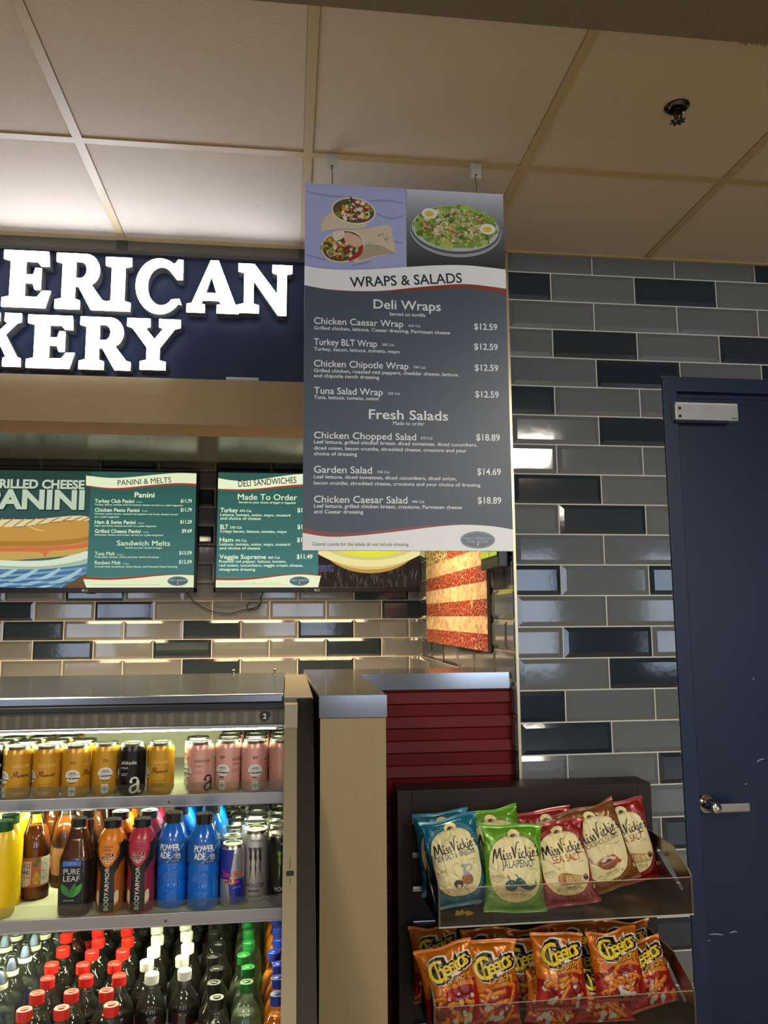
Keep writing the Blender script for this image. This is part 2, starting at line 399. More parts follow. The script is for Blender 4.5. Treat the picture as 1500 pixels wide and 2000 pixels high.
# ------------------------------------------------------------------ blue door
mb = MB(); fw = .052
for a, b in (((DOORX, YP-.012, 0), (DOORX+fw, YP+.10, DOORZ)), ((DOORX+fw, YP-.012, DOORZ-fw), (2.308, YP+.10, DOORZ)), ((2.308, YP-.012, 0), (2.36, YP+.10, DOORZ))): mb.box(a, b, navy, .002)
mb.box((DOORX+fw, YP+.02, 0), (DOORX+fw+.012, YP+.06, DOORZ-fw), navy); mb.box((DOORX+fw, YP+.02, DOORZ-fw-.014), (2.308, YP+.06, DOORZ-fw), navy)
dr = struct(mb.build('door_1')); dr['label'] = 'blue painted door with closer and lever in the tiled wall'
mb = MB(); mb.box((DOORX+fw+.003, YP+.006, .01), (2.304, YP+.05, DOORZ-fw-.02), mat('navy_door_paint', '#0d1e3e', .38, var=.05, vscale=5))
A = Art(); scr = ink('#8fa0bd')
for (x, y), (x2, y2) in (((1385, 1825), (1412, 1826)), ((1425, 1822), (1440, 1820)), ((1478, 1488), (1492, 1482)), ((1366, 1655), (1368, 1690)), ((1455, 1533), (1459, 1531)), ((1383, 1838), (1387, 1838)), ((1470, 1325), (1473, 1328))):
    a, b = at(x, y, YP+.006), at(x2, y2, YP+.006); A.stroke([(a.x, a.z), ((a.x+b.x)/2, (a.z+b.z)/2+.002), (b.x, b.z)], .0035, scr, 3)
A.put(mb, lambda u, v, o: (u, YP+.006-o, v))
mb.build('door_leaf', dr)
p, q = at(1318, 785, YP-.035), at(1443, 822, YP-.035)
mb = MB(); cm = mat('closer_silver_paint', '#b4b9b6', .35, .3); mb.box((p.x, YP-.035, q.z), (q.x, YP+.004, p.z), cm, .003)
mb.box((p.x, YP-.037, p.z-.009), (q.x-.004, YP-.034, p.z-.001), mat('closer_lip', '#d5d8d4', .3, .3))
for dz in (.022, .05): mb.lathe([(0, 0), (.0055, 0), (.0055, .001)], black, 10, Matrix.Translation((p.x+.016, YP-.0362, p.z-dz)) @ Matrix.Rotation(PI/2, 4, 'X'))
mb.box((q.x-.028, YP-.0355, q.z+.007), (q.x-.003, YP-.0345, q.z+.0095), black); mb.box((p.x+.004, YP-.025, q.z-.008), (q.x-.03, YP+.004, q.z+.002), black)
mb.build('door_closer', dr)
lv = at(1377, 1570, YP-.0); l0 = Vector((1.404*KF, YP+.006, lv.z))
mb = MB(); R90 = Matrix.Rotation(PI/2, 4, 'X')
mb.lathe([(0, 0), (.034, 0), (.034, .004), (.028, .011), (.018, .013), (.0165, .02), (.014, .022), (.0135, .05)], chrome, 30, Matrix.Translation(l0) @ R90)
mb.lathe([(.0135, .048), (.017, .05), (.017, .068), (.015, .071), (0, .071)], chrome, 24, Matrix.Translation(l0) @ R90)
mb.box((l0.x, l0.y-.069, l0.z-.015), (l0.x+.115, l0.y-.057, l0.z+.013), mat('satin_nickel', '#a9a59c', .35, .9), .004)
mb.lathe([(0, 0), (.008, 0), (.008, .003), (.004, .0035)], chrome, 16, Matrix.Translation(l0+Vector((0, -.071, 0))) @ R90)
mb.build('door_handle', dr)

# ------------------------------------------------------------------ lit sign letters
def serif(ch):
    """outlines (outer, holes) in a box of cap height 1"""
    t, s, h = .235, .155, .62      # stem, serif thickness
    if ch == 'I': return [[(0, 0), (.5, 0), (.5, s), (.38, s+.03), (.38, .97-s), (.5, 1-s), (.5, 1), (0, 1), (0, 1-s), (.12, .97-s), (.12, s+.03), (0, s)]], .5
    if ch == 'E': return [[(0, 0), (.72, 0), (.8, .3), (.66, .3), (.58, s+.03), (.37, s+.03), (.37, .43), (.5, .43), (.53, .32), (.63, .32), (.63, .70), (.53, .70), (.5, .58), (.37, .58), (.37, .97-s), (.56, .97-s), (.62, .74), (.76, .74), (.74, 1), (0, 1), (0, 1-s), (.12, .97-s), (.12, s+.03), (0, s)]], .8
    if ch == 'R':
        o = [(0, 0), (.47, 0), (.47, s), (.37, s+.03), (.37, .41), (.43, .41), (.68, 0), (.98, 0), (.98, s), (.9, s+.02), (.68, .45)]
        o += [(.55+.26*math.cos(a)+.02, .715+.285*math.sin(a)) for a in [(-70+i*16)*PI/180 for i in range(11)]]
        o += [(.5, 1), (0, 1), (0, 1-s), (.12, .97-s), (.12, s+.03), (0, s)]
        hole = [(.37, .56), (.37, .86)]+[(.47+.11*math.cos(a), .71+.15*math.sin(a)) for a in [(90-i*22.5)*PI/180 for i in range(9)]]
        return [o, hole], .98
    if ch == 'C':
        o = []
        for i in range(33):
            a = (38+i*(322-38)/32)*PI/180; o.append((.5+.5*math.cos(a), .5+.53*math.sin(a)))
        o = [(.86, .64), (.98, .64), (.98, 1.02), (.87, 1.02), (.82, .95)]+[p for p in o if not (p[0] > .82 and p[1] > .5)]+[(.97, .16), (.92, .27)]
        for i in range(25):
            a = (-42-i*(275)/24)*PI/180; q = (.54+.29*math.cos(a), .5+.37*math.sin(a)); o.append(q)
        return [o], 1.0
    if ch == 'A':
        return [[(0, 0), (.36, 0), (.36, s), (.28, s+.01), (.32, .24), (.64, .24), (.69, s+.01), (.6, s), (.6, 0), (1.04, 0), (1.04, s), (.97, s+.02), (.62, 1.02), (.46, 1.02), (.10, s+.02), (0, s)], [(.37, .38), (.48, .7), (.59, .38)]], 1.04
    if ch == 'N':
        return [[(0, 0), (.42, 0), (.42, s), (.31, s+.03), (.31, .66), (.8, -.03), (.97, -.03), (.97, .97-s), (1.08, 1-s), (1.08, 1), (.68, 1), (.68, 1-s), (.78, .97-s), (.78, .40), (.32, 1), (0, 1), (0, 1-s), (.12, .97-s), (.12, s+.03), (0, s)]], 1.08
    if ch == 'K':
        return [[(0, 0), (.47, 0), (.47, s), (.37, s+.03), (.37, .36), (.46, .46), (.68, s+.02), (.6, s), (.6, 0), (1.06, 0), (1.06, s), (.97, s+.02), (.64, .6), (.92, .97-s), (1.03, 1-s), (1.03, 1), (.6, 1), (.6, 1-s), (.68, .97-s), (.37, .58), (.37, .97-s), (.47, 1-s), (.47, 1), (0, 1), (0, 1-s), (.12, .97-s), (.12, s+.03), (0, s)]], 1.06
    if ch == 'Y':
        return [[(.27, 0), (.77, 0), (.77, s), (.645, s+.03), (.645, .43), (.93, .97-s), (1.04, 1-s), (1.04, 1), (.62, 1), (.62, 1-s), (.71, .97-s), (.54, .6), (.36, .97-s), (.45, 1-s), (.45, 1), (0, 1), (0, 1-s), (.1, .97-s), (.395, .43), (.395, s+.03), (.27, s)]], 1.04
    if ch == 'M':
        return [[(0, 0), (.4, 0), (.4, s), (.3, s+.03), (.3, .7), (.52, 0), (.68, 0), (.92, .7), (.92, s+.03), (.82, s), (.82, 0), (1.26, 0), (1.26, s), (1.15, s+.03), (1.15, .97-s), (1.26, 1-s), (1.26, 1), (.86, 1), (.64, .36), (.42, 1), (0, 1), (0, 1-s), (.11, .97-s), (.11, s+.03), (0, s)]], 1.26
led = mat('sign_face_lit', '#e6eaff', emit=12); ret = mat('sign_return_grey', '#6d6a62', .45, .2); back_m = mat('sign_back', '#3a3a3c', .5)
YL = YW-.052
PL = []    # (letter, x-left, x-right, y-top, y-bottom, label)
for ch, x0, x1, y0, y1, lab in (
    ('M', -130, -12, 483, 596, 'lit white sign letter M cut off at the frame edge before the upper E'),
    ('E', 2, 103, 490, 600, 'lit white sign letter E of the upper word, left of the R'),
    ('R', 106, 212, 496, 604, 'lit white sign letter R of the upper word'),
    ('I', 203, 258, 503, 607, 'lit white sign letter I in the upper word'),
    ('C', 263, 360, 508, 610, 'lit white round sign letter C in the upper word'),
    ('A', 364, 468, 511, 611, 'lit white sign letter A in the upper word'),
    ('N', 464, 571, 517, 612, 'lit white sign letter N ending the upper word'),
    ('K', -42, 45, 611, 715, 'lit white sign letter K cut off at the lower left'),
    ('E', 50, 149, 616, 719, 'lit white sign letter E of the lower word, after the K'),
    ('R', 153, 258, 620, 722, 'lit white sign letter R of the lower word, before the Y'),
    ('Y', 245, 353, 623, 722, 'lit white sign letter Y ending the lower word')):
    a, b = at(x0, y1, YL), at(x1, y0, YL); lp, W = serif(ch)
    bot, top = at((x0+x1)/2, y1, YL).z, at((x0+x1)/2, y0, YL).z
    row = -1 if y0 > 605 else 0
    def tr(p, a=a, b=b, W=W, bot=bot, top=top): return (a.x+(b.x-a.x)*p[0]/W, bot+(top-bot)*p[1])
    lp = [[tr(p) for p in l] for l in lp]
    e = empty('sign_letter', ((a.x+b.x)/2, YW, bot)); tag(e, lab, 'sign letter', 'lit letters of the shop sign')
    I = Matrix.Translation(-Vector(((a.x+b.x)/2, YW, bot)))
    mb = MB(); mb.prism(lp[0], lp[1:], lambda u, v, d: I @ Vector((u, YL+.004+d, v)), .046, ret); mb.build('return', e)
    mb = MB(); mb.prism(lp[0], lp[1:], lambda u, v, d: I @ Vector((u, YL-.002+d, v)), .0058, led); mb.build('face', e)
p, q = at(441, 747, YW-.03), at(505, 741, YW-.03)
mb = MB(); mb.box((p.x, YW-.028, 2.482), (q.x, YW-.004, 2.493), mat('white_plastic', '#c9cbc6', .4), .002)
mb.box((p.x+.004, YW-.0285, 2.4835), (q.x-.004, YW-.0279, 2.4855), mat('white_plastic_seam', '#9a9c98', .5))
tag(mb.build('adapter_box'), 'small flat white box lying on the oak header under the sign', 'box')

# ------------------------------------------------------------------ ceiling sprinkler
sp = atz(1322, 208, CEIL); bronze = mat('dark_chrome', '#4a4a44', .18, 1)
e = empty('fire_sprinkler', sp); tag(e, 'dark chrome sprinkler head set into the ceiling tile', 'sprinkler')
T = Matrix.Identity(4)
mb = MB(); mb.lathe([(.020, -.001), (.0205, -.012), (.024, -.009), (.030, -.004), (.0315, -.001), (.030, 0)], bronze, 32); mb.build('escutcheon', e)
mb = MB(); mb.lathe([(.019, -.0005), (.013, -.0015), (.010, -.006), (.010, -.013), (0, -.013)], mat('sprinkler_dark', '#1a1814', .3, .8), 20)
for s in (-1, 1): mb.tube([(s*.009, 0, -.010), (s*.011, 0, -.022), (s*.005, 0, -.033), (0, 0, -.037)], .002, bronze)
mb.lathe([(0, -.010), (.003, -.012), (.0025, -.03), (0, -.034)], mat('sprinkler_bulb', '#6a1c14', .1), 10); mb.build('body', e)
mb = MB(); mb.lathe([(0, -.036), (.004, -.037), (.014, -.039), (.014, -.0405), (0, -.042)], bronze, 12)
for i in range(8):
    a = 2*PI*i/8; mb.box((-.0025, .013, -.0405), (.0025, .019, -.039), bronze, M=Matrix.Rotation(a, 4, 'Z'))
mb.build('deflector', e)

# ------------------------------------------------------------------ hanging menu board
YM = 2.03
def P2(x, y, Y=YM): p = at(x, y, Y); return (p.x, p.z)
MX0, MX1, MZ0, MZ1 = .0330, .5895, 1.8694, 2.8807
bd = MB(); slate = mat('board_slate_print', '#465467', .38, var=.03, vscale=3)
bd.box((MX0, YM, MZ0), (MX1, YM+.006, MZ1), mat('board_white_edge', '#c2c6ca', .4))
A = Art(.06); cw = ink('#ecf4fb', .38); A.rect(MX0, MZ0, MX1, MZ1, slate)
def c4(pts): return [P2(580+x/3.571, 340+y/3.571) for x, y in pts]
def c5(pts): return [P2(580+x/3.409, 700+y/3.409) for x, y in pts]
wt = c4([(30, 641), (150, 663), (300, 674), (500, 672), (760, 655), (1000, 643), (1200, 645), (1470, 675)])
wb = c4([(30, 776), (200, 808), (400, 822), (600, 820), (800, 800), (1000, 782), (1200, 775), (1470, 808)])
wr = c4([(30, 776), (200, 812), (400, 831), (700, 826), (1000, 808), (1200, 806), (1470, 848)])
sw, sb, sr = smooth_pts(wt, 6), smooth_pts(wb, 6), smooth_pts(wr, 6)
# photographs at the top
mid = P2(793, 400)[0]
A.rect(MX0, MZ1-.26, mid, MZ1, ink('#a3afe0', .38)); A.rect(mid, MZ1-.26, MX1, MZ1, ink('#7e8797', .38))
vein = ink('#8a95c8', .38)
for pts in ([(60, 120), (200, 150), (330, 160)], [(500, 190), (620, 185), (740, 205)], [(540, 270), (650, 310), (745, 290)], [(640, 470), (740, 480)], [(60, 560), (200, 600)], [(380, 640), (520, 610)]): A.stroke(c4(pts), .006, vein, 6)
for i in range(26):
    a = c4([(765, 105+i*22), (1460, 138+i*22-i*3), (1460, 240+i*19), (765, 220+i*22)]); t = i/25
    A.poly(a, ink('#%02x%02x%02x' % tuple(int(p_+(q_-p_)*t**.8) for p_, q_ in zip((196, 205, 222), (44, 48, 54))), .38))
tort = ink('#cdc3ae', .38); tort2 = ink('#aba18d', .38); tort3 = ink('#dfd7c4', .38)
A.blob(c4([(170, 400), (175, 330), (250, 260), (400, 240), (480, 320), (470, 375), (330, 385), (230, 390)]), tort)
veg = [ink(c, .38) for c in ('#6f8c2e', '#a5b83c', '#d8cfc0', '#c9b9a6', '#8e2620', '#b2382c', '#d9a436', '#3d5224', '#e4ddcf', '#8b6a4c')]
rc = P2(580+395/3.571, 340+258/3.571); A.ell(rc[0], rc[1], .061, .039, tort3, rot=-.08); A.ell(rc[0], rc[1], .057, .035, ink('#5a4a30', .38), rot=-.08)
A.chunks(rc[0], rc[1], .049, .029, veg, 110, .0085, 5)
A.chunks(rc[0]+.002, rc[1]-.006, .03, .018, [ink('#ded8ca', .38), ink('#7e201c', .38)], 9, .009, 9)
A.stroke(c4([(370, 160), (400, 200), (430, 240)]), .006, ink('#8a1f1c', .38))
A.blob(c4([(380, 400), (470, 385), (640, 360), (665, 430), (680, 545), (560, 580), (400, 620), (380, 500)]), tort)
A.blob(c4([(480, 490), (560, 490), (680, 550), (560, 570), (430, 600)]), tort2); A.stroke(c4([(480, 490), (580, 495), (685, 548)]), .0022, tort3)
A.chunks(*P2(580+600/3.571, 340+440/3.571), .014, .012, [ink('#aaa18d', .38), ink('#8e8674', .38)], 14, .003, 3)
rc = P2(580+320/3.571, 340+505/3.571); A.ell(rc[0], rc[1], .061, .046, tort3, rot=.35); A.ell(rc[0], rc[1], .057, .042, ink('#5c4a2c', .38), rot=.35)
A.chunks(rc[0], rc[1], .050, .036, veg, 150, .0095, 6); A.stroke(c4([(310, 400), (335, 440), (315, 490)]), .009, ink('#8a1f1c', .38)); A.blob(c4([(340, 410), (430, 440), (460, 490), (400, 510), (335, 470)]), ink('#d2b49c', .38))
A.blob(c4([(250, 420), (320, 400), (330, 440), (270, 470)]), ink('#ded6c8', .38)); A.stroke(c4([(455, 505), (430, 560), (360, 605)]), .012, ink('#a02a22', .38))
A.chunks(*P2(580+215/3.571, 340+510/3.571), .018, .018, [ink('#3d5224', .38), ink('#8aa23a', .38), ink('#c9a84a', .38)], 16, .008, 8)
# salad bowl
bc = P2(580+1105/3.571, 340+380/3.571)
A.ell(bc[0], bc[1]-.010, .130, .076, ink('#97a2ac', .38)); A.ell(bc[0], bc[1]-.005, .127, .072, ink('#4e5760', .38)); A.ell(bc[0], bc[1]-.001, .124, .068, ink('#b6c0c2', .38))
grn = [ink(c, .38) for c in ('#6c9434', '#8fb04a', '#4f7426', '#a9bf5e', '#7da03c')]
A.ell(bc[0], bc[1]+.003, .114, .062, ink('#7f9a48', .38))
A.chunks(bc[0], bc[1]+.004, .114, .060, grn, 200, .014, 11)
A.chunks(bc[0], bc[1]+.004, .094, .048, grn+[ink(c, .38) for c in ('#cdbfa6', '#bfae90', '#8b5a3a', '#d9d2b0', '#c8a86a', '#e2dcc4')], 300, .0085, 12)
r = random.Random(3)
for i in range(90):
    x, y, a = bc[0]+r.uniform(-.085, .085), bc[1]+r.uniform(-.04, .045), r.uniform(0, 3.1); A.stroke([(x, y), (x+.006*math.cos(a), y+.006*math.sin(a)), (x+.013*math.cos(a+.4), y+.013*math.sin(a+.4))], .0013, ink(r.choice(['#dedac0', '#d5cf9e', '#6a2c20']), .38), 3, A.layer+.1+i*.004)
for x, y in ((922, 282), (1326, 392)):
    ec = P2(580+x/3.571, 340+y/3.571); A.ell(ec[0], ec[1], .0225, .0158, ink('#e6e6dc', .38)); A.ell(ec[0]-.001, ec[1]-.001, .0125, .0085, ink('#d6c04a', .38))
A.poly([(p.x, p.y) for p in sw]+[(p.x, p.y) for p in sr[::-1]], ink('#84382f', .38)); A.poly([(p.x, p.y) for p in sw]+[(p.x, p.y) for p in sb[::-1]], cw)
A.poly([(p.x, p.y) for p in sr]+[(MX1+.01, MZ0), (MX0-.01, MZ0)], slate)
rt = smooth_pts(c5([(20, 1124), (200, 1158), (400, 1160), (600, 1140), (900, 1112), (1100, 1105), (1300, 1118), (1460, 1145)]), 6)
wt2 = smooth_pts(c5([(20, 1160), (200, 1188), (400, 1182), (700, 1150), (900, 1125), (1100, 1110), (1300, 1120), (1460, 1147)]), 6)
A.poly([(p.x, p.y) for p in rt]+[(MX1, MZ0), (MX0, MZ0)], ink('#8b4a4c', .38)); A.poly([(p.x, p.y) for p in wt2]+[(MX1, MZ0), (MX0, MZ0)], cw)
def tline(A, t, x0, y0, x1, cap, m, Y=YM, bold=.0, rot=0, dy=0):
    a, b = P2(x0, y0, Y), P2(x1, y0, Y); A.text(t, a[0], a[1], cap*Y/FPX, m, width=(b[0]-a[0])/math.cos(rot), bold=bold, rot=rot)
L0 = A.layer+1; A.layer = L0
tline(A, 'WRAPS & SALADS', 684, 563, 902, 21, ink('#1f2636', .38), bold=.012, rot=.088)
tx = ink('#e6eef4', .38)
for row in (('Deli Wraps', 729, 604, 860, 19, .012), ('Served on tortilla', 760, 618, 830, 7, .012), ('Fresh Salads', 720, 819, 874, 19, .012), ('Made to order', 767, 831, 828, 7.5, .012),
    ('Chicken Caesar Wrap', 613, 634, 787, 13.5, .008), ('Turkey BLT Wrap', 613, 675, 736, 13.5, .008), ('Chicken Chipotle Wrap', 613, 717, 797, 13.5, .008), ('Tuna Salad Wrap', 613, 770, 747, 13.5, .008),
    ('Chicken Chopped Salad', 613, 857, 812, 13.5, .008), ('Garden Salad', 613, 924, 726, 13.5, .008), ('Chicken Caesar Salad', 613, 982, 795, 13.5, .008),
    ('635 Cal.', 797, 640, 821, 5, .005), ('582 Cal.', 746, 677, 770, 5, .005), ('790 Cal.', 807, 721, 831, 5, .005), ('530 Cal.', 757, 772, 781, 5, .005), ('570 Cal.', 821, 859, 845, 5, .005), ('330 Cal.', 736, 925, 761, 5, .005), ('490 Cal.', 804, 983, 829, 5, .005),
    ('Grilled chicken, lettuce, Caesar dressing, Parmesan cheese', 613, 645, 878, 7, .01), ('Turkey, bacon, lettuce, tomato, mayo', 613, 686, 780, 7, .01),
    ('Grilled chicken, roasted red peppers, cheddar cheese, lettuce,', 613, 728, 895, 7, .01), ('and chipotle ranch dressing', 613, 738, 740, 7, .01), ('Tuna, lettuce, tomato, onion', 613, 780, 739, 7, .01),
    ('Leaf lettuce, grilled chicken breast, diced tomatoes, diced cucumbers,', 613, 867, 931, 7, .01), ('diced onion, bacon crumbs, shredded cheese, croutons and your', 613, 879, 910, 7, .01), ('choice of dressing', 613, 890, 697, 7, .01),
    ('Leaf lettuce, diced tomatoes, diced cucumbers, diced onion,', 613, 935, 891, 7, .01), ('bacon crumbs, shredded cheese, croutons and your choice of dressing', 613, 947, 937, 7, .01),
    ('Leaf lettuce, grilled chicken breast, croutons, Parmesan cheese', 613, 992, 901, 7, .01), ('and Caesar dressing', 613, 1003, 709, 7, .01),
    ('$12.59', 925, 645, 970, 13, .014), ('$12.59', 925, 684, 971, 13, .014), ('$12.59', 926, 725, 972, 13, .014), ('$12.59', 927, 777, 973, 13, .014), ('$18.89', 929, 861, 975, 13, .014), ('$14.69', 931, 928, 977, 13, .014), ('$18.89', 932, 984, 978, 13, .014)):
    A.layer = L0; tline(A, row[0], row[1], row[2], row[3], row[4], tx, bold=row[5])
tline(A, 'Calorie counts for the salads do not include dressing', 610, 1066, 797, 6.5, ink('#4c555f', .38), bold=.004)
lc = P2(932, 1055); lb = ink('#687a8e', .38); lg = ink('#a9b6c2', .38)
A.layer = L0; A.ell(*lc, .0465, .0225, lb); A.ell(*lc, .0435, .0200, lg); A.ell(*lc, .0425, .0190, lb)
A.text('GREAT AMERICAN', lc[0], lc[1]+.0005, .0062, lg, width=.077, align='c', bold=.01); A.text('THE', lc[0], lc[1]+.0085, .003, lg, align='c', layer=A.layer)
A.text('BAGEL   PANINI', lc[0], lc[1]-.007, .005, lg, width=.058, align='c', bold=.01, layer=A.layer)
A.rect(lc[0]-.027, lc[1]-.0135, lc[0]-.003, lc[1]-.0085, ink('#7c7684', .38)); A.rect(lc[0]+.004, lc[1]-.0135, lc[0]+.027, lc[1]-.0085, ink('#7c7684', .38)); A.stroke([(lc[0], lc[1]-.002), (lc[0]+.001, lc[1]-.01), (lc[0]-.001, lc[1]-.016)], .004, lg, 3)
A.clip(MX0, MZ0, MX1, MZ1).put(bd, lambda u, v, o: (u, YM-o, v), step=.0004)
tag(bd.build('menu_board', fix=False), 'tall slate menu board with wrap and salad photos hanging from the ceiling', 'menu board')
for (x, y), yb, nm in (((649, 313), 357, 'left'), ((930, 333), 376, 'right')):
    p = at(x, y, TY-.014); e = empty('hanger_clip', (p.x, TY-.014, CEIL-.004)); tag(e, 'white metal ceiling clip and wire hook holding the menu board\'s %s end' % nm, 'clip', 'ceiling clips of the menu board')
    mb = MB(); wp = mat('clip_white_metal', '#c3c9c6', .4); mb.box((-.0145, -.001, -.047), (.0145, .001, .002), wp, .0004); mb.box((-.0145, -.001, -.0005), (.0145, .026, .0015), wp, .0004); mb.box((-.0145, -.0035, -.0105), (.0145, 0, -.0085), wp)
    mb.lathe([(0, 0), (.0026, 0), (.0026, .001)], black, 12, Matrix.Translation((-.001, -.0012, -.037)) @ R90); mb.build('plate', e)
    mb = MB(); k = .004 if nm == 'right' else .001; zb_ = MZ1-CEIL+.004-.004
    mb.tube(smooth_pts([(0, -.002, -.038), (-k, -.003, -.048), (k, .012, -.062), (k*.8, .018, -.073), (-.001, .019, zb_)], 5), .0013, mat('wire_grey', '#5a554c', .4, .8), 6); mb.build('wire_hook', e)

# ------------------------------------------------------------------ televisions on the back wall
YT = YB-.07
gt, gb = '#39645e', '#4f7f7d'
def screen_art(tv, x0, x1, z0, z1, pic_left, div, texts, wave_t, wave_b, wave_r, bw_t, bw_r, sc, ox, oy, title, logo, tiny, boost):
    A = Art(); q = lambda pts: [P2(ox+x/sc, oy+y/sc, YT) for x, y in pts]
    n = 10
    a0, a1 = (div, x1) if pic_left else (x0, div)
    for i in range(n):        # the menu half fades from deep green to blue-green, as displayed
        t = i/(n-1); c = '#%02x%02x%02x' % (int(50+t*26), int(92+t*32), int(82+t*40)); A.rect(a0, z1-(z1-z0)*(i+1)/n, a1, z1-(z1-z0)*i/n, glow(c, boost), 1)
    cr, rd, tw_ = glow('#e8efc8', boost), glow('#a8402c', boost), glow('#e6f6d0', boost)
    pl = lambda a, b, m: A.poly([(p.x, p.y) for p in smooth_pts(q(a), 5)]+[(p.x, p.y) for p in smooth_pts(q(b), 5)[::-1]], m)
    A.layer = 2; pl(wave_t, wave_r, rd); pl(wave_t, wave_b, cr)
    A.poly([(p.x, p.y) for p in smooth_pts(q(bw_r), 5)]+[(a1, z0), (a0, z0)], rd); A.poly([(p.x, p.y) for p in smooth_pts(q(bw_t), 5)]+[(a1, z0), (a0, z0)], cr)
    L = A.layer+1
    t, tx0, ty, tx1, cap, rot = title; A.layer = L; a, b = q([(tx0, ty)])[0], q([(tx1, ty)])[0]; A.text(t, a[0], a[1], cap/sc*YT/FPX, glow('#16202c', .6), width=b[0]-a[0], rot=rot, bold=.006)
    for t, tx0, ty, tx1, cap, bo in texts:
        A.layer = L; a, b = q([(tx0, ty)])[0], q([(tx1, ty)])[0]; A.text(t, a[0], a[1], cap/sc*YT/FPX, tw_, width=b[0]-a[0], bold=bo)
    for t, tx0, ty, tx1 in tiny:
        A.layer = L; a, b = q([(tx0, ty)])[0], q([(tx1, ty)])[0]; A.text(t, a[0], a[1], 7/sc*YT/FPX, glow('#b0ac8c', boost), width=b[0]-a[0], bold=0)
    c = q([logo])[0]; A.layer = L; A.ell(c[0], c[1], .055, .026, glow('#4c6c72', boost)); A.ell(c[0], c[1], .051, .0225, glow('#90a8a4', boost)); A.ell(c[0], c[1], .0495, .021, glow('#46666c', boost))
    A.text('GREAT AMERICAN', c[0], c[1]+.001, .008, glow('#c8d8cc', boost), width=.088, align='c', bold=.01); A.text('BAGEL  PANINI', c[0], c[1]-.009, .006, glow('#b4685c', boost), width=.06, align='c', layer=A.layer); A.stroke([(c[0], c[1]-.004), (c[0], c[1]-.018)], .004, glow('#c8d8cc', boost), 2)
    return A, q
def tv(name, x0, x1, z0, z1, label, art, lgx):
    e = empty(name, ((x0+x1)/2, YB-.007, (z0+z1)/2)); tag(e, label, 'television', 'menu televisions on the back wall'); I = Matrix.Translation(-e.location)
    mb = MB(); b = .012; mb.box((x0-b, YT-.006, z0-.026), (x0, YB-.0095, z1+b), black, .002, I); mb.box((x1, YT-.006, z0-.026), (x1+b, YB-.0095, z1+b), black, .002, I)
    mb.box((x0-b, YT-.006, z1), (x1+b, YB-.0095, z1+b), black, .002, I); mb.box((x0-b, YT-.006, z0-.026), (x1+b, YB-.0095, z0), black, .002, I); mb.box((x0, YT+.004, z0), (x1, YB-.012, z1), black, 0, I)
    mb.box((x0+.2, YB-.013, z0+.1), (x1-.2, YB-.0095, z1-.1), black, 0, I)
    mb.box((lgx-.022, YT-.008, z0-.030), (lgx+.022, YB-.05, z0-.024), black, .001, I)
    A2 = Art(); A2.text('LG', lgx, z0-.021, .012, ink('#c8c8c4'), align='c', bold=.01); A2.ell(lgx-.014, z0-.015, .006, .006, ink('#c8c8c4')); A2.put(mb, lambda u, v, o: I @ Vector((u, YT-.0065-o, v)))
    mb.build('housing', e)
    mb = MB(); mb.box((x0, YT, z0), (x1, YT+.003, z1), black, 0, I); art.clip(x0, z0, x1, z1).put(mb, lambda u, v, o: I @ Vector((u, YT-o, v)), step=.0001); mb.build('screen', e, fix=False)
    return e
# left television
X1, X0_ = at(382, 1000, YT).x, at(382, 1000, YT).x-1.137; Z0, Z1 = at(250, 1147.5, YT).z, at(250, 922, YT).z
dv = at(173.5, 1035, YT).x
T1 = [('Panini', 938, 397, 1078, 34, .02), ('Sandwich Melts', 815, 734, 1185, 34, .02), ('Served on your choice of bagel', 873, 754, 1128, 10, .015)]
for t, y, x1, pr, px, py, ds in (('Turkey Club Panini', 434, 935, '$11.79', 1260, 434, [('Turkey, bacon, tomato and Provolone cheese served on a plain baguette', 453, 1275)]),
    ('Chicken Pesto Panini', 497, 972, '$11.79', 1260, 496, [('Chicken, pesto sauce, roasted red peppers and Swiss cheese served', 517, 1240), ('on a plain baguette', 538, 832)]),
    ('Ham & Swiss Panini', 582, 945, '$11.29', 1257, 580, [('Ham and Swiss cheese served on a plain baguette', 601, 1090)]), ('Grilled Cheese Panini', 645, 980, '$9.69', 1268, 643, [('American cheese and butter served on a plain baguette', 664, 1137)]),
    ('Tuna Melt', 802, 800, '$13.59', 1250, 796, [('Tuna salad, tomato, onion and your choice of cheese', 819, 1108)]), ('Reuben Melt', 865, 842, '$12.59', 1248, 859, [('Corned beef, sauerkraut, Swiss cheese, and thousand island dressing', 886, 1235)])):
    T1 += [(t, 661, y, x1, 24, .016), (pr, px, py, 1337, 23, .02), ('Cal.', x1+18, y, x1+60, 9, 0)]+[(d, 659, yy, xx, 11, .012) for d, yy, xx in ds]
A, q = screen_art(None, X0_, X1, Z0, Z1, True, dv, T1, [(600, 246), (760, 262), (900, 258), (1100, 238), (1250, 228), (1390, 233)], [(600, 314), (760, 332), (900, 327), (1100, 307), (1250, 298), (1390, 304)],
    [(600, 320), (760, 342), (900, 340), (1100, 319), (1250, 309), (1390, 318)], [(580, 968), (750, 974), (900, 966), (1100, 946), (1250, 938), (1390, 944)], [(580, 950), (750, 960), (900, 953), (1100, 937), (1250, 932), (1390, 939)],
    3.571, 0, 860, ('PANINI & MELTS', 822, 316, 1195, 38, .075), (1240, 982), [('Calorie counts are based off a plain baguette unless otherwise specified', 645, 1010, 1120)], .95)
bs = .9
AM = A; A = Art(.08)
for i in range(12): A.rect(X0_, Z1-(Z1-Z0)*(i+1)/12, dv, Z1-(Z1-Z0)*i/12, glow('#%02x%02x%02x' % (44+i*3, 70+i*4, 64+i*5), bs), .01)
A.poly(q([(-900, 960), (-300, 900), (150, 900), (615, 840), (615, 1040), (-900, 1040)]), glow('#5d86a8', bs))
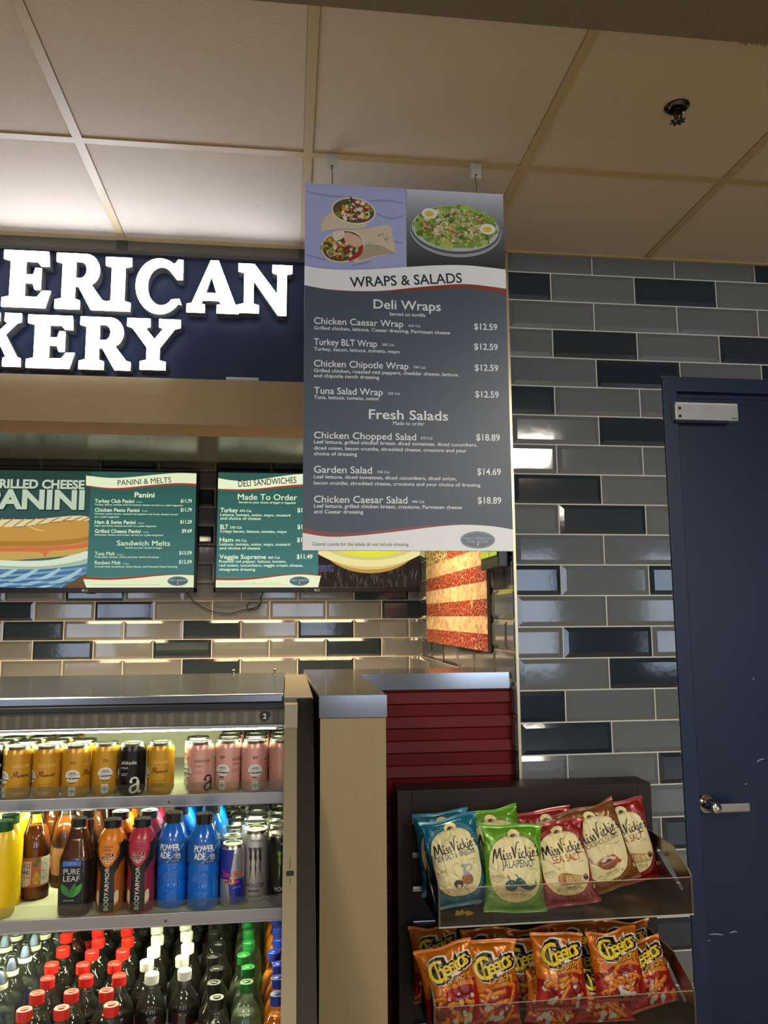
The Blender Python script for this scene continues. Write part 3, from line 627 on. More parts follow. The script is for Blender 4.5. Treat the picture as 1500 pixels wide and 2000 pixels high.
for i in range(7): A.stroke(q([(-500+i*150, 1040), (-330+i*160, 960), (-180+i*150, 895)]), .022, glow('#a8c8d4', bs)); A.stroke(q([(-300, 930+i*16), (100, 925+i*16), (600, 870+i*19)]), .006, glow('#8fb4cc' if i % 2 else '#3c6288', bs))
A.poly(q([(400, 1040), (620, 920), (620, 1040)]), glow('#6e5236', bs))
A.blob(q([(-560, 800), (0, 835), (350, 835), (618, 770), (618, 850), (450, 885), (200, 900), (-300, 880)]), glow('#d6e2c4', bs)); A.blob(q([(-500, 830), (0, 862), (350, 850), (618, 800), (618, 850), (450, 885), (200, 900), (-300, 870)]), glow('#a9bfa4', bs)); A.blob(q([(-500, 800), (0, 836), (350, 834), (618, 772), (618, 820), (400, 868), (150, 880), (-300, 850)]), glow('#dfe8cf', bs))
A.blob(q([(-500, 770), (0, 775), (300, 770), (600, 740), (619, 760), (500, 800), (250, 825), (0, 835), (-400, 810)]), glow('#c9a85a', bs))
A.blob(q([(-500, 740), (0, 740), (300, 742), (500, 720), (619, 695), (619, 742), (450, 765), (350, 775), (310, 815), (270, 780), (0, 775), (-400, 770)]), glow('#d9764a', bs))
A.blob(q([(-520, 560), (0, 595), (150, 605), (400, 570), (560, 560), (620, 575), (620, 700), (450, 735), (150, 745), (-400, 735)]), glow('#c8974a', bs))
A.blob(q([(-400, 690), (150, 705), (500, 690), (618, 670), (600, 705), (300, 738), (-300, 730)]), glow('#b27e38', bs)); A.stroke(q([(180, 590), (250, 620), (310, 632)]), .008, glow('#e2bf74', bs))
A.blob(q([(-520, 570), (0, 552), (250, 550), (480, 528), (600, 530), (620, 560), (450, 560), (200, 596), (0, 604), (-400, 600)]), glow('#e8d8a8', bs))
for i in range(13): A.stroke(q([(-400+i*80, 612-max(0, i-6)*8), (-350+i*80, 575-max(0, i-6)*5), (-300+i*80, 545-max(0, i-6)*3)]), .008, glow('#b88c50', bs), 3)
A.clip(X0_, Z0, dv, Z1); AM.it += A.it; A = AM; A.layer = 16
L = A.layer+1
for t, a_, b_, yb, cap in (('GRILLED CHEESE', -72, 590, 330, 56), ('PANINI', -112, 588, 472, 122)):
    for dx, dy, m, bo in ((5, 6, glow('#1c2c28', bs), .055), (0, 0, glow('#c2d2b8', bs), .04)):
        A.layer = L if dx else L+1; a, b = q([(a_+dx, yb+dy)])[0], q([(b_+dx, yb)])[0]; A.text(t, a[0], a[1], cap/3.571*YT/FPX, m, width=b[0]-a[0], bold=bo)
TV1 = tv('television', X0_, X1, Z0, Z1, 'black wall television showing a grilled panini sandwich and menu list', A, at(168, 1151, YT).x)
# right television
X0_ = at(424, 1035, YT).x; X1 = X0_+1.137; dv = at(621.5, 1120, YT).x; Z0, Z1 = at(620, 1147, YT).z, at(500, 924, YT).z
T2 = [('Made To Order', 264, 300, 626, 36, .02), ('Served on your choice of bagel or baguette', 270, 321, 618, 12, .015), ('Turkey', 158, 376, 264, 26, .014), ('470 Cal.', 274, 375, 349, 14, .012), ('Lettuce, tomato, onion, mayo, mustard', 157, 399, 584, 16, .012), ('and choice of cheese', 157, 421, 404, 16, .012),
    ('BLT', 156, 478, 205, 26, .014), ('530 Cal.', 216, 476, 291, 14, .012), ('Crispy bacon, lettuce, tomato, mayo', 155, 500, 562, 16, .012), ('Ham', 153, 557, 235, 26, .014), ('495 Cal.', 246, 556, 320, 14, .012), ('Lettuce, tomato, onion, mayo, mustard', 152, 579, 582, 16, .012), ('and choice of cheese', 152, 603, 400, 16, .012),
    ('Veggie Supreme', 151, 661, 436, 26, .014), ('460 Cal.', 447, 660, 523, 14, .012), ('Roasted red pepper, lettuce, tomato,', 150, 684, 560, 16, .012), ('red onion, cucumbers, veggie cream cheese,', 150, 708, 662, 16, .012), ('vinaigrette dressing', 149, 733, 370, 16, .012),
    ('$11.49', 628, 376, 722, 26, .02), ('$11.49', 628, 478, 722, 26, .02), ('$11.49', 626, 557, 720, 26, .02), ('$11.49', 624, 660, 720, 26, .02)]
A, q = screen_art(None, X0_, X1, Z0, Z1, False, dv, T2, [(120, 164), (250, 184), (380, 178), (540, 155), (660, 143), (770, 150)], [(120, 232), (250, 236), (380, 232), (540, 215), (660, 206), (770, 210)], [(120, 238), (250, 244), (380, 242), (540, 226), (660, 218), (770, 224)],
    [(115, 790), (250, 792), (380, 784), (540, 764), (660, 757), (770, 766)], [(115, 776), (250, 780), (380, 773), (540, 757), (660, 751), (770, 760)], 3.125, 380, 880, ('DELI SANDWICHES', 268, 222, 624, 38, .085), (640, 797), [('Calorie counts are based off a plain bagel unless otherwise specified', 142, 812, 520), ('Mayonnaise, mustard and deli cheese are not included in the calorie count', 142, 823, 565)], 1.02)
AM = A; A = Art(.08)
wd = ['#2e221c', '#3a2b22', '#4a3a2e', '#55463c', '#40362f', '#62564e']; r = random.Random(5)
A.rect(dv, Z0, X1, Z1, glow('#2e2622', .9), 1); A.layer = 1
for i in range(170):
    x, y = r.uniform(755, 1365), r.uniform(690, 832); A.stroke(q([(x, y), (x+r.uniform(-8, 8), y+r.uniform(8, 26)), (x+r.uniform(-10, 10), y+r.uniform(26, 46))]), .006, glow(r.choice(wd), .9), 2, layer=2)
A.rect(*q([(755, 712)])[0], *q([(850, 700)])[0], glow('#5c5f88', .8), 2)
A.poly(q([(755, 705), (850, 710), (850, 740), (755, 740)]), glow('#54587e', .7), 2)
cc = q([(1060, 520)])[0]
def eu(x, y): return q([(x, y)])[0]
A.layer = 3
for ry, col, dy in ((236, '#b8904a', 0), (214, '#d8c078', 0), (196, '#e8dc9c', 0), (150, '#d2c67a', 6), (128, '#dcdc3c', 8), (104, '#e8e850', 4)):
    a = eu(1070, 515+dy); sx = {236: 330, 214: 345, 196: 400, 150: 330, 128: 270, 104: 235}[ry]; A.ell(a[0], a[1], sx/3.125*YT/FPX, ry/3.125*YT/FPX, glow(col, 1.05))
A.clip(dv, Z0, X1, Z1); AM.it += A.it; A = AM
TV2 = tv('television', X0_, X1, Z0, Z1, 'black wall television showing deli sandwiches, partly behind the hanging menu board', A, at(621, 1149, YT).x)
TV2.name = 'television.001'
cb = MB(); bk = mat('cable_black', '#040404', .6)
cb.tube(smooth_pts([(at(x, y, YB-.02).x, YB-.022, at(x, y, YB-.02).z) for x, y in ((362, 1150), (372, 1168), (392, 1184), (415, 1194), (447, 1199), (470, 1193), (497, 1187), (510, 1178), (509, 1168), (512, 1160), (520, 1150))], 6), .003, bk, 6)
cb.tube(smooth_pts([(at(x, y, YB-.02).x, YB-.025, at(x, y, YB-.02).z) for x, y in ((497, 1187), (486, 1192), (482, 1184), (488, 1177), (500, 1178), (508, 1182), (500, 1190), (490, 1190))], 6), .003, bk, 6)
tag(cb.build('power_cable'), 'thin black cable drooping on the tiles between the two televisions', 'cable')

# ------------------------------------------------------------------ side wall: flag panel and small screen
YF0, YF1, ZF1 = 2.838, 4.129, 2.30
e = MB(); zf = 1.569
e.box((XS-.022, YF0, zf), (XS-.0095, YF1, ZF1), mat('flag_panel_edge', '#7a6a50', .6))
def crackle(name, base, line, sc, wid):
    m = bpy.data.materials.new(name); m.use_nodes = True; n = m.node_tree.nodes; L = m.node_tree.links; b = n['Principled BSDF']; b.inputs['Roughness'].default_value = .55
    tc = n.new('ShaderNodeTexCoord'); mp = n.new('ShaderNodeMapping'); mp.inputs['Scale'].default_value = (1, 1, 1.5); L.new(tc.outputs['Object'], mp.inputs[0])
    v = n.new('ShaderNodeTexVoronoi'); v.feature = 'DISTANCE_TO_EDGE'; v.inputs['Scale'].default_value = sc; L.new(mp.outputs[0], v.inputs['Vector'])
    cr = n.new('ShaderNodeValToRGB'); cr.color_ramp.interpolation = 'CONSTANT'; cr.color_ramp.elements[0].color = lin(line); cr.color_ramp.elements[1].color = (1, 1, 1, 1); cr.color_ramp.elements[1].position = wid
    v2 = n.new('ShaderNodeTexVoronoi'); v2.inputs['Scale'].default_value = sc; L.new(mp.outputs[0], v2.inputs['Vector'])
    mx = n.new('ShaderNodeMix'); mx.data_type = 'RGBA'; c = lin(base); mx.inputs['A'].default_value = tuple(x*.65 for x in c[:3])+(1,); mx.inputs['B'].default_value = tuple(min(1, x*1.25) for x in c[:3])+(1,)
    sp_ = n.new('ShaderNodeSeparateColor'); L.new(v2.outputs['Color'], sp_.inputs[0]); L.new(sp_.outputs[0], mx.inputs['Factor'])
    m2 = n.new('ShaderNodeMix'); m2.data_type = 'RGBA'; L.new(v.outputs['Distance'], cr.inputs[0])
    ma = n.new('ShaderNodeMath'); ma.operation = 'GREATER_THAN'; ma.inputs[1].default_value = wid; L.new(v.outputs['Distance'], ma.inputs[0]); L.new(ma.outputs[0], m2.inputs['Factor'])
    m2.inputs['A'].default_value = lin(line); L.new(mx.outputs['Result'], m2.inputs['B']); L.new(m2.outputs['Result'], b.inputs['Base Color']); return m
red_c = crackle('flag_red_mosaic', '#7c1612', '#d8a878', 30, .035); crm = crackle('flag_cream_mosaic', '#cdb48c', '#dcc8a2', 24, .04); blk = crackle('flag_canton_mosaic', '#201a14', '#d8c08a', 30, .17)
A = Art(); st = .0645
for i in range(10):
    A.rect(YF0, zf+i*st, YF1, zf+(i+1)*st, red_c if i % 2 == 0 else crm, 1)
A.rect(3.56, zf+6.0*st, YF1, ZF1, blk, 2)
A.clip(YF0, zf, YF1, ZF1).put(e, lambda u, v, o: (XS-.022-o, u, v), step=.0004)
tag(e.build('flag_panel', fix=False), 'mosaic wall panel with red and cream stripes like a flag', 'wall art')
e = empty('side_screen', (XS-.03, 2.74, 2.15)); tag(e, 'small dark framed screen with yellow picture on the return wall, mostly behind the menu board', 'screen'); I = Matrix.Translation(-e.location)
mb = MB(); mb.box((XS-.045, 2.585, 1.864), (XS-.0095, 2.828, 2.4), black, .003, I); mb.build('housing', e)
mb = MB(); mb.box((XS-.047, 2.595, 1.90), (XS-.0452, 2.818, 2.39), black, 0, I); A = Art(); A.rect(2.595, 1.905, 2.818, 2.39, glow('#c2c84a', 1)); A.chunks(2.7, 2.1, .1, .2, [glow('#a8b43c', 1), glow('#d6d670', 1), glow('#8c9a34', 1)], 90, .02, 3)
A.clip(2.595, 1.905, 2.818, 2.39).put(mb, lambda u, v, o: I @ Vector((XS-.047-o, u, v))); mb.build('picture', e, fix=False)

# ------------------------------------------------------------------ half wall with steel cap
ZC = 1.514
e = empty('half_wall', (.25, 2.3, 0)); tag(e, 'half wall with steel cap, pale oak end panel and red corrugated panel', 'partition'); I = Matrix.Translation(-e.location)
cap_o = [(.0733, 1.915), (.2344, 1.905), (.2334, YW-.014), (XP-.006, YW-.014), (XP-.006, 2.852), (.0539, 2.852)]
mb = MB(); mb.prism(cap_o, [], lambda u, v, d: I @ Vector((u, v, ZC-d)), .052, steel_p); mb.build('steel_cap', e)
mb = MB(); mb.prism([(.078, 1.921), (.230, 1.912), (.228, YW+.004), (XP-.006, YW+.004), (XP-.006, 2.84), (.06, 2.84)], [], lambda u, v, d: I @ Vector((u, v, ZC-.0525-d)), ZC-.054, mat('half_wall_core', '#3b2f26', .7)); mb.build('core', e)
mb = MB(); mb.prism([(.0765, 1.918), (.2315, 1.909), (.2312, 1.9005), (.0762, 1.9095)], [], lambda u, v, d: I @ Vector((u, v, ZC-.053-d)), ZC-.055, oak_v); mb.build('end_panel', e)
# corrugated panel: shallow trapezoid ribs running sideways
mb = MB(); redm = mat('red_painted_metal', '#64080a', .45, .0, spec=.18, var=.05); pr = []
z = .35; pit = .0775; z = ZC-.053-.006-15*pit
while z < ZC-.056:
    pr += [(z, -.001), (z+pit*.45, -.001), (z+pit*.52, -.012), (z+pit*.95, -.007)]; z += pit
pr = [(min(a, ZC-.0535), b) for a, b in pr]
n = len(pr); vs = []
for x in (.2325, XP-.006): vs += [I @ Vector((x, YW-.001+b, a)) for a, b in pr]
mb.add(vs, [(i, n+i, n+i+1, i+1) for i in range(n-1)], redm)
mb.build('corrugated_panel', e, fix=False)
# kitchen counter hidden behind the half wall and cooler
mb = MB(); mb.box((-2.5, 3.95, 1.02), (XS-.01, YB-.0098, 1.06), steel, .004); mb.box((-2.5, 4.0, 0), (XS-.01, YB-.0098, 1.02), oak_v)
tag(mb.build('back_counter'), 'long steel kitchen counter along the tiled back wall', 'counter')

# ------------------------------------------------------------------ open front drinks cooler
e = empty('drinks_cooler', (-.6, 2.3, 0)); tag(e, 'open front steel drinks cooler with lit shelves of cans and bottles', 'cooler'); I = Matrix.Translation(-e.location)
CL = -1.32; ZTOP = 1.511; YCAN = 2.02
dark = mat('cooler_dark_panel', '#2a2823', .35, .3, var=.04); beige = mat('cooler_post_taupe', '#918870', .4, .35, var=.05, vscale=10, stretch=(1, 1, 8)); inner = mat('cooler_white_liner', '#d8d8c8', .4)
def prof(z): return 1.995-(1.5-z)*.60                                   # sloping front edge of the side panel
S_ = lambda x0, t: (lambda u, v, d: I @ Vector((x0+d, u, v)))
side = [(prof(.02), .02), (2.62, .02), (2.62, 1.50), (prof(1.50), 1.50)]
mb = MB(); mb.prism(side, [], S_(.022, 1), .040, dark); mb.build('side_panel', e)
post = [(prof(.02)-.004, .02), (prof(.02)+.03, .02), (prof(1.44)+.03, 1.44), (prof(1.44)-.004, 1.44)]
mb = MB(); mb.prism(post, [], S_(-.008, 1), .030, beige)
mb.box((-.0085, prof(1.44)-.008, 1.435), (.0235, prof(1.44)+.03, 1.492), beige, .002, I)
A = Art(); zc = at(570, 1709, prof(1.14)-.006).z
A.blob([(.0015, -.004), (.0145, -.004), (.0165, 0), (.0145, .0045), (.0015, .0045), (-.0005, 0)], ink('#050505')); A.poly([(.006, .008), (.009, .008), (.0085, .03), (.007, .028)], ink('#5d563f')); A.poly([(.0065, -.008), (.0095, -.008), (.009, -.02), (.0075, -.018)], ink('#5d563f'))
A.put(mb, lambda u, v, o: I @ Vector((u, prof(zc+v)-.0045-o, zc+v)))
mb.build('corner_post', e, fix=False)
mb = MB(); mb.prism(side, [], S_(CL, 1), .03, dark); mb.build('side_panel', e)
mb = MB(); mb.box((CL, 2.56, .1), (.02, 2.61, 1.45), mat('cooler_back_body', '#8e8c80', .5), 0, I)
for z in [1.30+i*.014 for i in range(10)]+[1.06+i*.02 for i in range(10)]:
    for i in range(40): mb.box((-1.28+i*.032, 2.557, z), (-1.28+i*.032+.022, 2.5601, z+.004), mat('vent_slot', '#3c3a30', .8), 0, I)
mb.box((CL, 2.55, .1), (.02, 2.558, 1.45), inner, 0, I); mb.build('back_liner', e, fix=False)
mb = MB(); mb.box((CL+.005, YCAN-.004, 1.490), (-.012, 2.77, ZTOP), mat('cooler_top_steel', '#85878a', .2, 1, var=.1, vscale=9, stretch=(1, 20, 20)), .003, I); mb.build('top_panel', e)
mb = MB(); mb.box((-.010, prof(1.5)+.004, 1.470), (.0605, 2.77, 1.5035), mat('cooler_top_taupe', '#6a6552', .4, .3), .002, I); mb.build('top_side_strip', e)
mb = MB(); mb.box((CL+.005, YCAN-.010, 1.474), (-.004, YCAN+.06, 1.4895), mat('cooler_trim_black', '#1d1f22', .3, .2), .003, I); mb.build('top_rail', e)
mb = MB(); tp = mat('valance_taupe', '#5b574a', .4, .3); tp2 = mat('valance_taupe_light', '#6d6859', .4, .3)
mb.box((CL+.005, YCAN+.010, 1.436), (-.0085, YCAN+.03, 1.474), tp, 0, I)
for i in range(44): mb.box((CL+.01+i*.03, YCAN+.009, 1.4375), (CL+.022+i*.03, YCAN+.0105, 1.468), tp2, 0, I)
mb.box((CL+.005, YCAN-.001, 1.4285), (-.0085, YCAN+.03, 1.4365), steel, .002, I); mb.build('valance', e)
mb = MB(); p = at(517, 1399, YCAN+.007)
A = Art(); A.blob([(p.x-.013, p.z), (p.x-.009, p.z+.0105), (p.x+.002, p.z+.012), (p.x+.014, p.z+.0085), (p.x+.013, p.z), (p.x+.006, p.z-.0105), (p.x-.008, p.z-.0105)], ink('#050505')); A.text('2', p.x, p.z-.0058, .0115, ink('#e8e8e2'), align='c', bold=.02)
A.put(mb, lambda u, v, o: I @ Vector((u, YCAN+.0085-o, v))); mb.build('number_sticker', e, fix=False)
for px, py, nm in ((456, 1320, 'latch_pin'), (537, 1318, 'latch_pin')):
    q = atz(px, py, ZTOP); mb = MB(); mb.lathe([(.005, 0), (.005, .004), (.0035, .005), (.0035, .014), (.005, .016), (.005, .020), (0, .0205)], chrome, 14, I @ Matrix.Translation((q.x, q.y, ZTOP))); mb.build(nm, e)
lamp = mat('cooler_lamp_glow', '#f8ffc8', emit=85.0); lamp2 = mat('cooler_lamp_glow_low', '#f8ffc8', emit=85.0)
YS1, YS2, Z1_, Z2_, ZD = 2.005, 1.885, 1.2745, 1.048, .700
LIP = mat('shelf_lip_steel', '#9c9da0', .32, .9, var=.15, vscale=5, stretch=(1, 10, 10)); deckm = mat('shelf_white', '#d9d8c2', .35); guard = clear('clear_price_guard', '#eef2ee', .03, .7)
def shelf(yl, zs, yb):
    mb = MB(); mb.box((CL+.03, yl+.004, zs-.010), (-.0085, yb, zs), deckm, 0, I); s_ = mb.build('shelf', e)
    mb = MB(); mb.box((CL+.03, yl, zs-.022), (-.0085, yl+.004, zs+.004), LIP, .001, I); mb.box((CL+.03, yl-.002, zs-.024), (-.0085, yl+.003, zs-.0205), LIP, .001, I)
    mb.lathe([(0, 0), (.003, 0), (.003, .002)], mat('rivet_grey', '#55555a', .4, .8), 10, I @ Matrix.Translation((at(324, 1790, yl).x, yl, zs-.012)) @ R90); l_ = mb.build('shelf_lip', s_)
    mb = MB(); mb.box((CL+.03, yl+.0045, zs+.001), (-.009, yl+.006, zs+.030), guard, 0, I); mb.build('price_guard', s_)
shelf(YS1, Z1_, 2.55); shelf(YS2, Z2_, 2.55)
mb = MB(); mb.box((CL+.03, 1.57, ZD-.02), (-.0085, 2.55, ZD), deckm, 0, I); mb.box((CL+.03, 1.57, .1), (-.0085, 1.60, ZD-.02), dark, 0, I); mb.build('bottom_deck', e)
for y, z in ((YCAN+.034, 1.4265), (YS1+.030, Z1_-.012), (YS2+.03, Z2_-.012)):
    mb = MB(); mb.box((CL+.05, y, z-.006), (-.03, y+.018, z), lamp, 0, I); mb.build('light_strip', e)

# ------------------------------------------------------------------ drinks: builders
alu = mat('can_aluminium', '#c9c9c2', .22, 1, var=.03)
def cyl(r): return lambda u, v, o: (math.sin(u/r)*(r+o), -math.cos(u/r)*(r+o), v)
def can_mesh(name, e, R, H, body, art, lidm=None):
    mb = MB(); mb.lathe([(R*.78, 0), (R*.8, .002), (R*.93, .006), (R, .012), (R, H-.018)], body, 32); mb.lathe([(R, H-.018), (R*.97, H-.0125), (R*.91, H-.0075)], body, 32); mb.lathe([(R*.91, H-.0075), (R*.86, H-.004), (R*.83, H-.0025)], alu, 32)
    if art: art.put(mb, cyl(R), .010, step=.00008, base=.00015)
    mb.build('can_body', e, fix=False)
    mb = MB(); mb.lathe([(R*.83, H-.003), (R*.845, H-.001), (R*.845, H), (R*.80, H), (R*.77, H-.005), (R*.74, H-.0055), (0, H-.0045)], lidm or alu, 32); mb.add([(-.006, -.012, H-.003), (.006, -.012, H-.003), (.008, .004, H-.003), (-.008, .004, H-.003)], [(0, 1, 2, 3)], lidm or alu); mb.build('can_lid', e)
def proto(name): return empty(name, (0, 0, -50))
BARSEED = random.Random(2)
def lines(A, x, y, wd, n, gap, m, h=.0011, layer=None, cen=False):      # unreadably small print, word by word
    for i in range(n):
        a = x-(wd/2*(.7+.3*BARSEED.random()) if cen else 0); end = a+wd*(.65+.35*BARSEED.random())
        while a < end:
            l = BARSEED.uniform(.002, .006); A.rect(a, y-i*gap, min(a+l, end), y-i*gap+h, m, layer or A.layer); a += l+.0012
def sticker(A, x, y):
    A.ell(x, y, .0175, .0145, ink('#d8d8d2')); A.layer += .5; dk_ = ink('#23262c'); L = A.layer
    lines(A, x, y+.0085, .014, 1, .003, dk_, .0011, L, True); A.rect(x-.0105, y+.0045, x+.0105, y+.0065, dk_, L); lines(A, x, y+.0012, .026, 2, .0032, dk_, .0011, L, True); A.rect(x-.0155, y-.0075, x+.0155, y-.0042, dk_, L); lines(A, x, y-.0108, .016, 1, .003, dk_, .0012, L, True)
def barcode(A, x, y):
    A.rect(x-.008, y, x+.008, y+.021, ink('#d8d8d2')); A.layer += .5
    for i in range(9): A.rect(x-.006, y+.002+i*.0018, x+.006, y+.002+i*.0018+(.0012 if i % 3 else .0007), ink('#26282e'), A.layer)
def big_a(A, x, y, h, m):                                               # fat serif lower-case a
    P = lambda pts: [(x+px*h, y+py*h) for px, py in pts]; A.layer += .25; L = A.layer
    for pts, wd in (([(.62, .76), (.62, .4), (.62, .12)], .21), ([(.15, .72), (.21, .90), (.38, .97), (.56, .90), (.63, .70)], .11), ([(.58, .56), (.38, .51), (.18, .40), (.12, .22), (.22, .06), (.42, .07), (.60, .24)], .13), ([(.60, .14), (.72, .035), (.88, .12)], .10)): A.stroke(P(pts), wd*h, m, 6, L, False)
    A.ell(x+.17*h, y+.72*h, .095*h, .095*h, m, 20, layer=L); A.ell(x+.15*h, y+.23*h, .075*h, .14*h, m, 20, layer=L)
def altitude(body, txt, dk_, mimosa, st):
    A = Art(); T = ink(txt); D = ink(dk_)
    A.text('altitude', -.019, .074, .0088, T, width=.038, bold=.01, space=1.1); A.text('project.', -.019, .064, .005, T, width=.020, bold=.0)
    if mimosa:
        for pts in ([(-.021, .050), (-.017, .058), (-.015, .066), (-.013, .053), (-.009, .067), (-.008, .052), (-.005, .056)], [(-.005, .056), (-.004, .052), (-.001, .057), (.001, .052), (.003, .058), (.005, .052), (.008, .057), (.011, .052), (.013, .058), (.016, .053), (.020, .059)]): A.stroke(pts, .0016, ink('#3a2a14'), 5, None, False)
        lines(A, -.019, .034, .036, 1, .004, D); lines(A, -.019, .028, .034, 3, .004, D); A.text('355ml', -.019, .012, .006, T, width=.026)
    else:
        lines(A, -.019, .052, .020, 2, .004, T); big_a(A, .001, .007, .037, D)
    A.layer += 1
    if st: sticker(A, -.045, .052); barcode(A, -.045, .006); lines(A, -.051, .083, .014, 2, .004, D, .0025); lines(A, -.051, .034, .014, 1, .004, D, .004)
    return A
def can_proto(name, bodycol, **k):
    p = proto(name); can_mesh(name, p, .033, .122, mat('can_'+name+bodycol[1:], bodycol, .28, .25, var=.03), altitude(bodycol, **k)); return p
can_y = can_proto('drink_can', '#c8952c', txt='#d9b868', dk_='#6b4a16', mimosa=True, st=True)
can_k = can_proto('drink_can', '#0d1016', txt='#d9d9d2', dk_='#d9d9d2', mimosa=False, st=True)
can_p = can_proto('drink_can', '#d39e94', txt='#5f2f2c', dk_='#1c1416', mimosa=False, st=True)
# tall energy cans
A = Art(); K = ink('#17171b'); Kg = ink('#4b4650')
for x, h, sk in ((-.010, .070, -.001), (.0015, .074, .001), (.012, .060, .002)):
    A.poly([(x-.0055, .119), (x-.003, .122), (x+.0045, .120), (x+.003, .108), (x+.0042, .098), (x+.002, .085), (x+.003, .076), (x+.0005+sk, .119-h), (x-.0012, .078), (x-.0002, .088), (x-.0030, .100), (x-.002, .110)], Kg)
    A.poly([(x-.0045, .1185), (x+.0035, .1185), (x+.0022, .108), (x+.0032, .098), (x+.001, .085), (x+.002, .076), (x+sk, .122-h), (x-.0002, .080), (x+.0008, .09), (x-.002, .1), (x-.001, .11)], K)
A.text('MONSTER', -.021, .0335, .009, K, width=.046, bold=.0); A.text('ZERO ULTRA', -.014, .012, .004, K, width=.030, bold=.03); lines(A, -.015, .024, .028, 1, .004, Kg, .004); A.text('ZERO SUGAR', -.012, .134, .0045, Kg, width=.032)
for i in range(9): A.stroke([(-.034+i*.0022, .118-i*.006), (-.031+i*.001, .105-i*.006), (-.035+i*.002, .095-i*.006), (-.030, .085-i*.006)], .0007, ink('#8d8c92'), 4)
mw = proto('energy_can'); can_mesh('energy_can', mw, .033, .157, mat('can_white_satin', '#c4c2be', .35, .55, var=.05), A)
A = Art(); Gn = ink('#6fae2a')
for x, h, sk in ((-.011, .066, -.001), (.0005, .072, .001), (.012, .060, .002)):
    A.poly([(x-.005, .119), (x-.002, .121), (x+.004, .119), (x+.0022, .108), (x+.0036, .098), (x+.001, .085), (x+.002, .076), (x+sk, .122-h), (x-.0012, .080), (x-.0002, .09), (x-.0028, .1), (x-.0018, .11)], Gn)
A.text('MONSTER', -.022, .034, .009, ink('#bfc4bf'), width=.044); A.text('ENERGY', -.012, .026, .004, ink('#8d948d'), width=.024); A.text('NITRO', -.009, .134, .0055, ink('#b0b4b0'), width=.018)
mk = proto('energy_can'); can_mesh('energy_can', mk, .033, .157, mat('can_black_satin', '#0c0e0d', .3, .3), A)
A = Art(); bl = ink('#1a2a8e', .3); sv = ink('#a9acb4', .3)
A.poly([(-.05, .126), (.006, .126), (-.004, .062), (-.05, .062)], bl); A.poly([(-.008, .062), (.05, .062), (.05, .008), (-.002, .008)], bl)
A.text('Red Bull', -.021, .068, .011, ink('#c0282a'), width=.044, bold=.02)
A.ell(.001, .057, .0062, .0062, ink('#d9b43a'))
for s in (-1, 1): A.blob([(.001+s*.003, .056), (.001+s*.009, .060), (.001+s*.015, .059), (.001+s*.019, .055), (.001+s*.014, .054), (.001+s*.008, .053)], ink('#b8262a'))
A.text('ENERGY DRINK', .004, .043, .003, ink('#8c9ad0'), width=.02)
rbp = proto('energy_can'); can_mesh('energy_can', rbp, .0275, .135, mat('can_silver_satin', '#b4b6bc', .3, .7), A)

PET = clear('clear_bottle_plastic', '#f2f5f1', .03, 1.0, haze=.012)
def bottle(name, shell, liquid, capm, capr, cap0, cap1, label=None, shellm=None, sq=0, liqm=None, arts=(), cap_ribs=True):
    """shell/liquid/label are (r, z) profiles; arts are (Art, radius function)"""
    p = proto(name); mb = MB(); mb.lathe(shell, shellm or PET, 28, sq=sq)
    mb.build('bottle_body', p)
    if liquid:
        mb = MB(); mb.lathe(liquid, liqm, 28, sq=sq); mb.build('drink', p)
    if label:
        mb = MB()
        mb.lathe(label[0], label[1], 32, sq=sq)
        for A, S in arts: A.put(mb, S, .008, step=.00008, base=.0003)
        mb.build('label_wrap', p, fix=False)
    mb = MB(); n = 36; vs = []; zs = [cap0, cap0+(cap1-cap0)*.25, cap0+(cap1-cap0)*.3, cap1-.0015, cap1]
    for j, z in enumerate(zs):
        for i in range(n):
            rr = capr*(1+(.03 if (i % 2 and j in (2, 3) and cap_ribs) else 0))*(.93 if j == 4 else 1); vs.append((rr*math.cos(2*PI*i/n), rr*math.sin(2*PI*i/n), z))
    fs = [(j*n+i, j*n+(i+1) % n, (j+1)*n+(i+1) % n, (j+1)*n+i) for j in range(4) for i in range(n)]
    mb.add(vs, fs+[list(range(4*n, 5*n)), list(range(n))[::-1]], capm); mb.lathe([(capr*.6, cap1), (capr*.6, cap1+.0003), (0, cap1+.0003)], capm, 20); mb.build('bottle_cap', p)
    return p
COLA = [(.026, 0), (.030, .004), (.0345, .014), (.0355, .04), (.0335, .07), (.0345, .085), (.0358, .10), (.0360, .135), (.0362, .148), (.0350, .160), (.0322, .172), (.0275, .183), (.0215, .192), (.0165, .199), (.0140, .206), (.0132, .211), (.0130, .222)]
def shrink(pr, d, top): 
    o = [(r-d, z+.001) for r, z in pr if z <= top]; return o+[(0.0, o[-1][1])]
coke = mat('cola_drink', '#170a06', .12, var=.02); orange = mat('orange_drink', '#ff8c14', .25, sss=.7, var=.04); pale = clear('lemon_lime_drink', '#dde6c8', .05, .4, haze=.25); water = clear('water', '#e9eef6', .03, .5, haze=.10)
capcol = lambda c, nm: mat('cap_'+nm, c, .38, var=.03)
COLA = [(r*.93 if z < .2 else r, z) for r, z in COLA]
def cola(capm, labcol, liq, art=None, z0=.078, z1=.132, fill=.161):
    lab = ([(.0318, z0), (.0336, z0+.022), (.0338, z1)], mat('label_'+labcol[1:], labcol, .35))
    return bottle('soda_bottle', COLA, shrink(COLA, .0012, fill), capm, .0148, .215, .234, lab, liqm=liq, arts=art or ())
A = Art(); A.text('Coca-Cola', -.030, .098, .014, ink('#e8e4dc'), width=.060, shear=.25, bold=.012)
b_red = cola(capcol('#c0201c', 'red'), '#b01a18', coke, [(A, cyl(.0338))])
A = Art(); A.text('Coke', -.024, .095, .020, ink('#a81c1c'), width=.048, shear=.25, bold=.02)
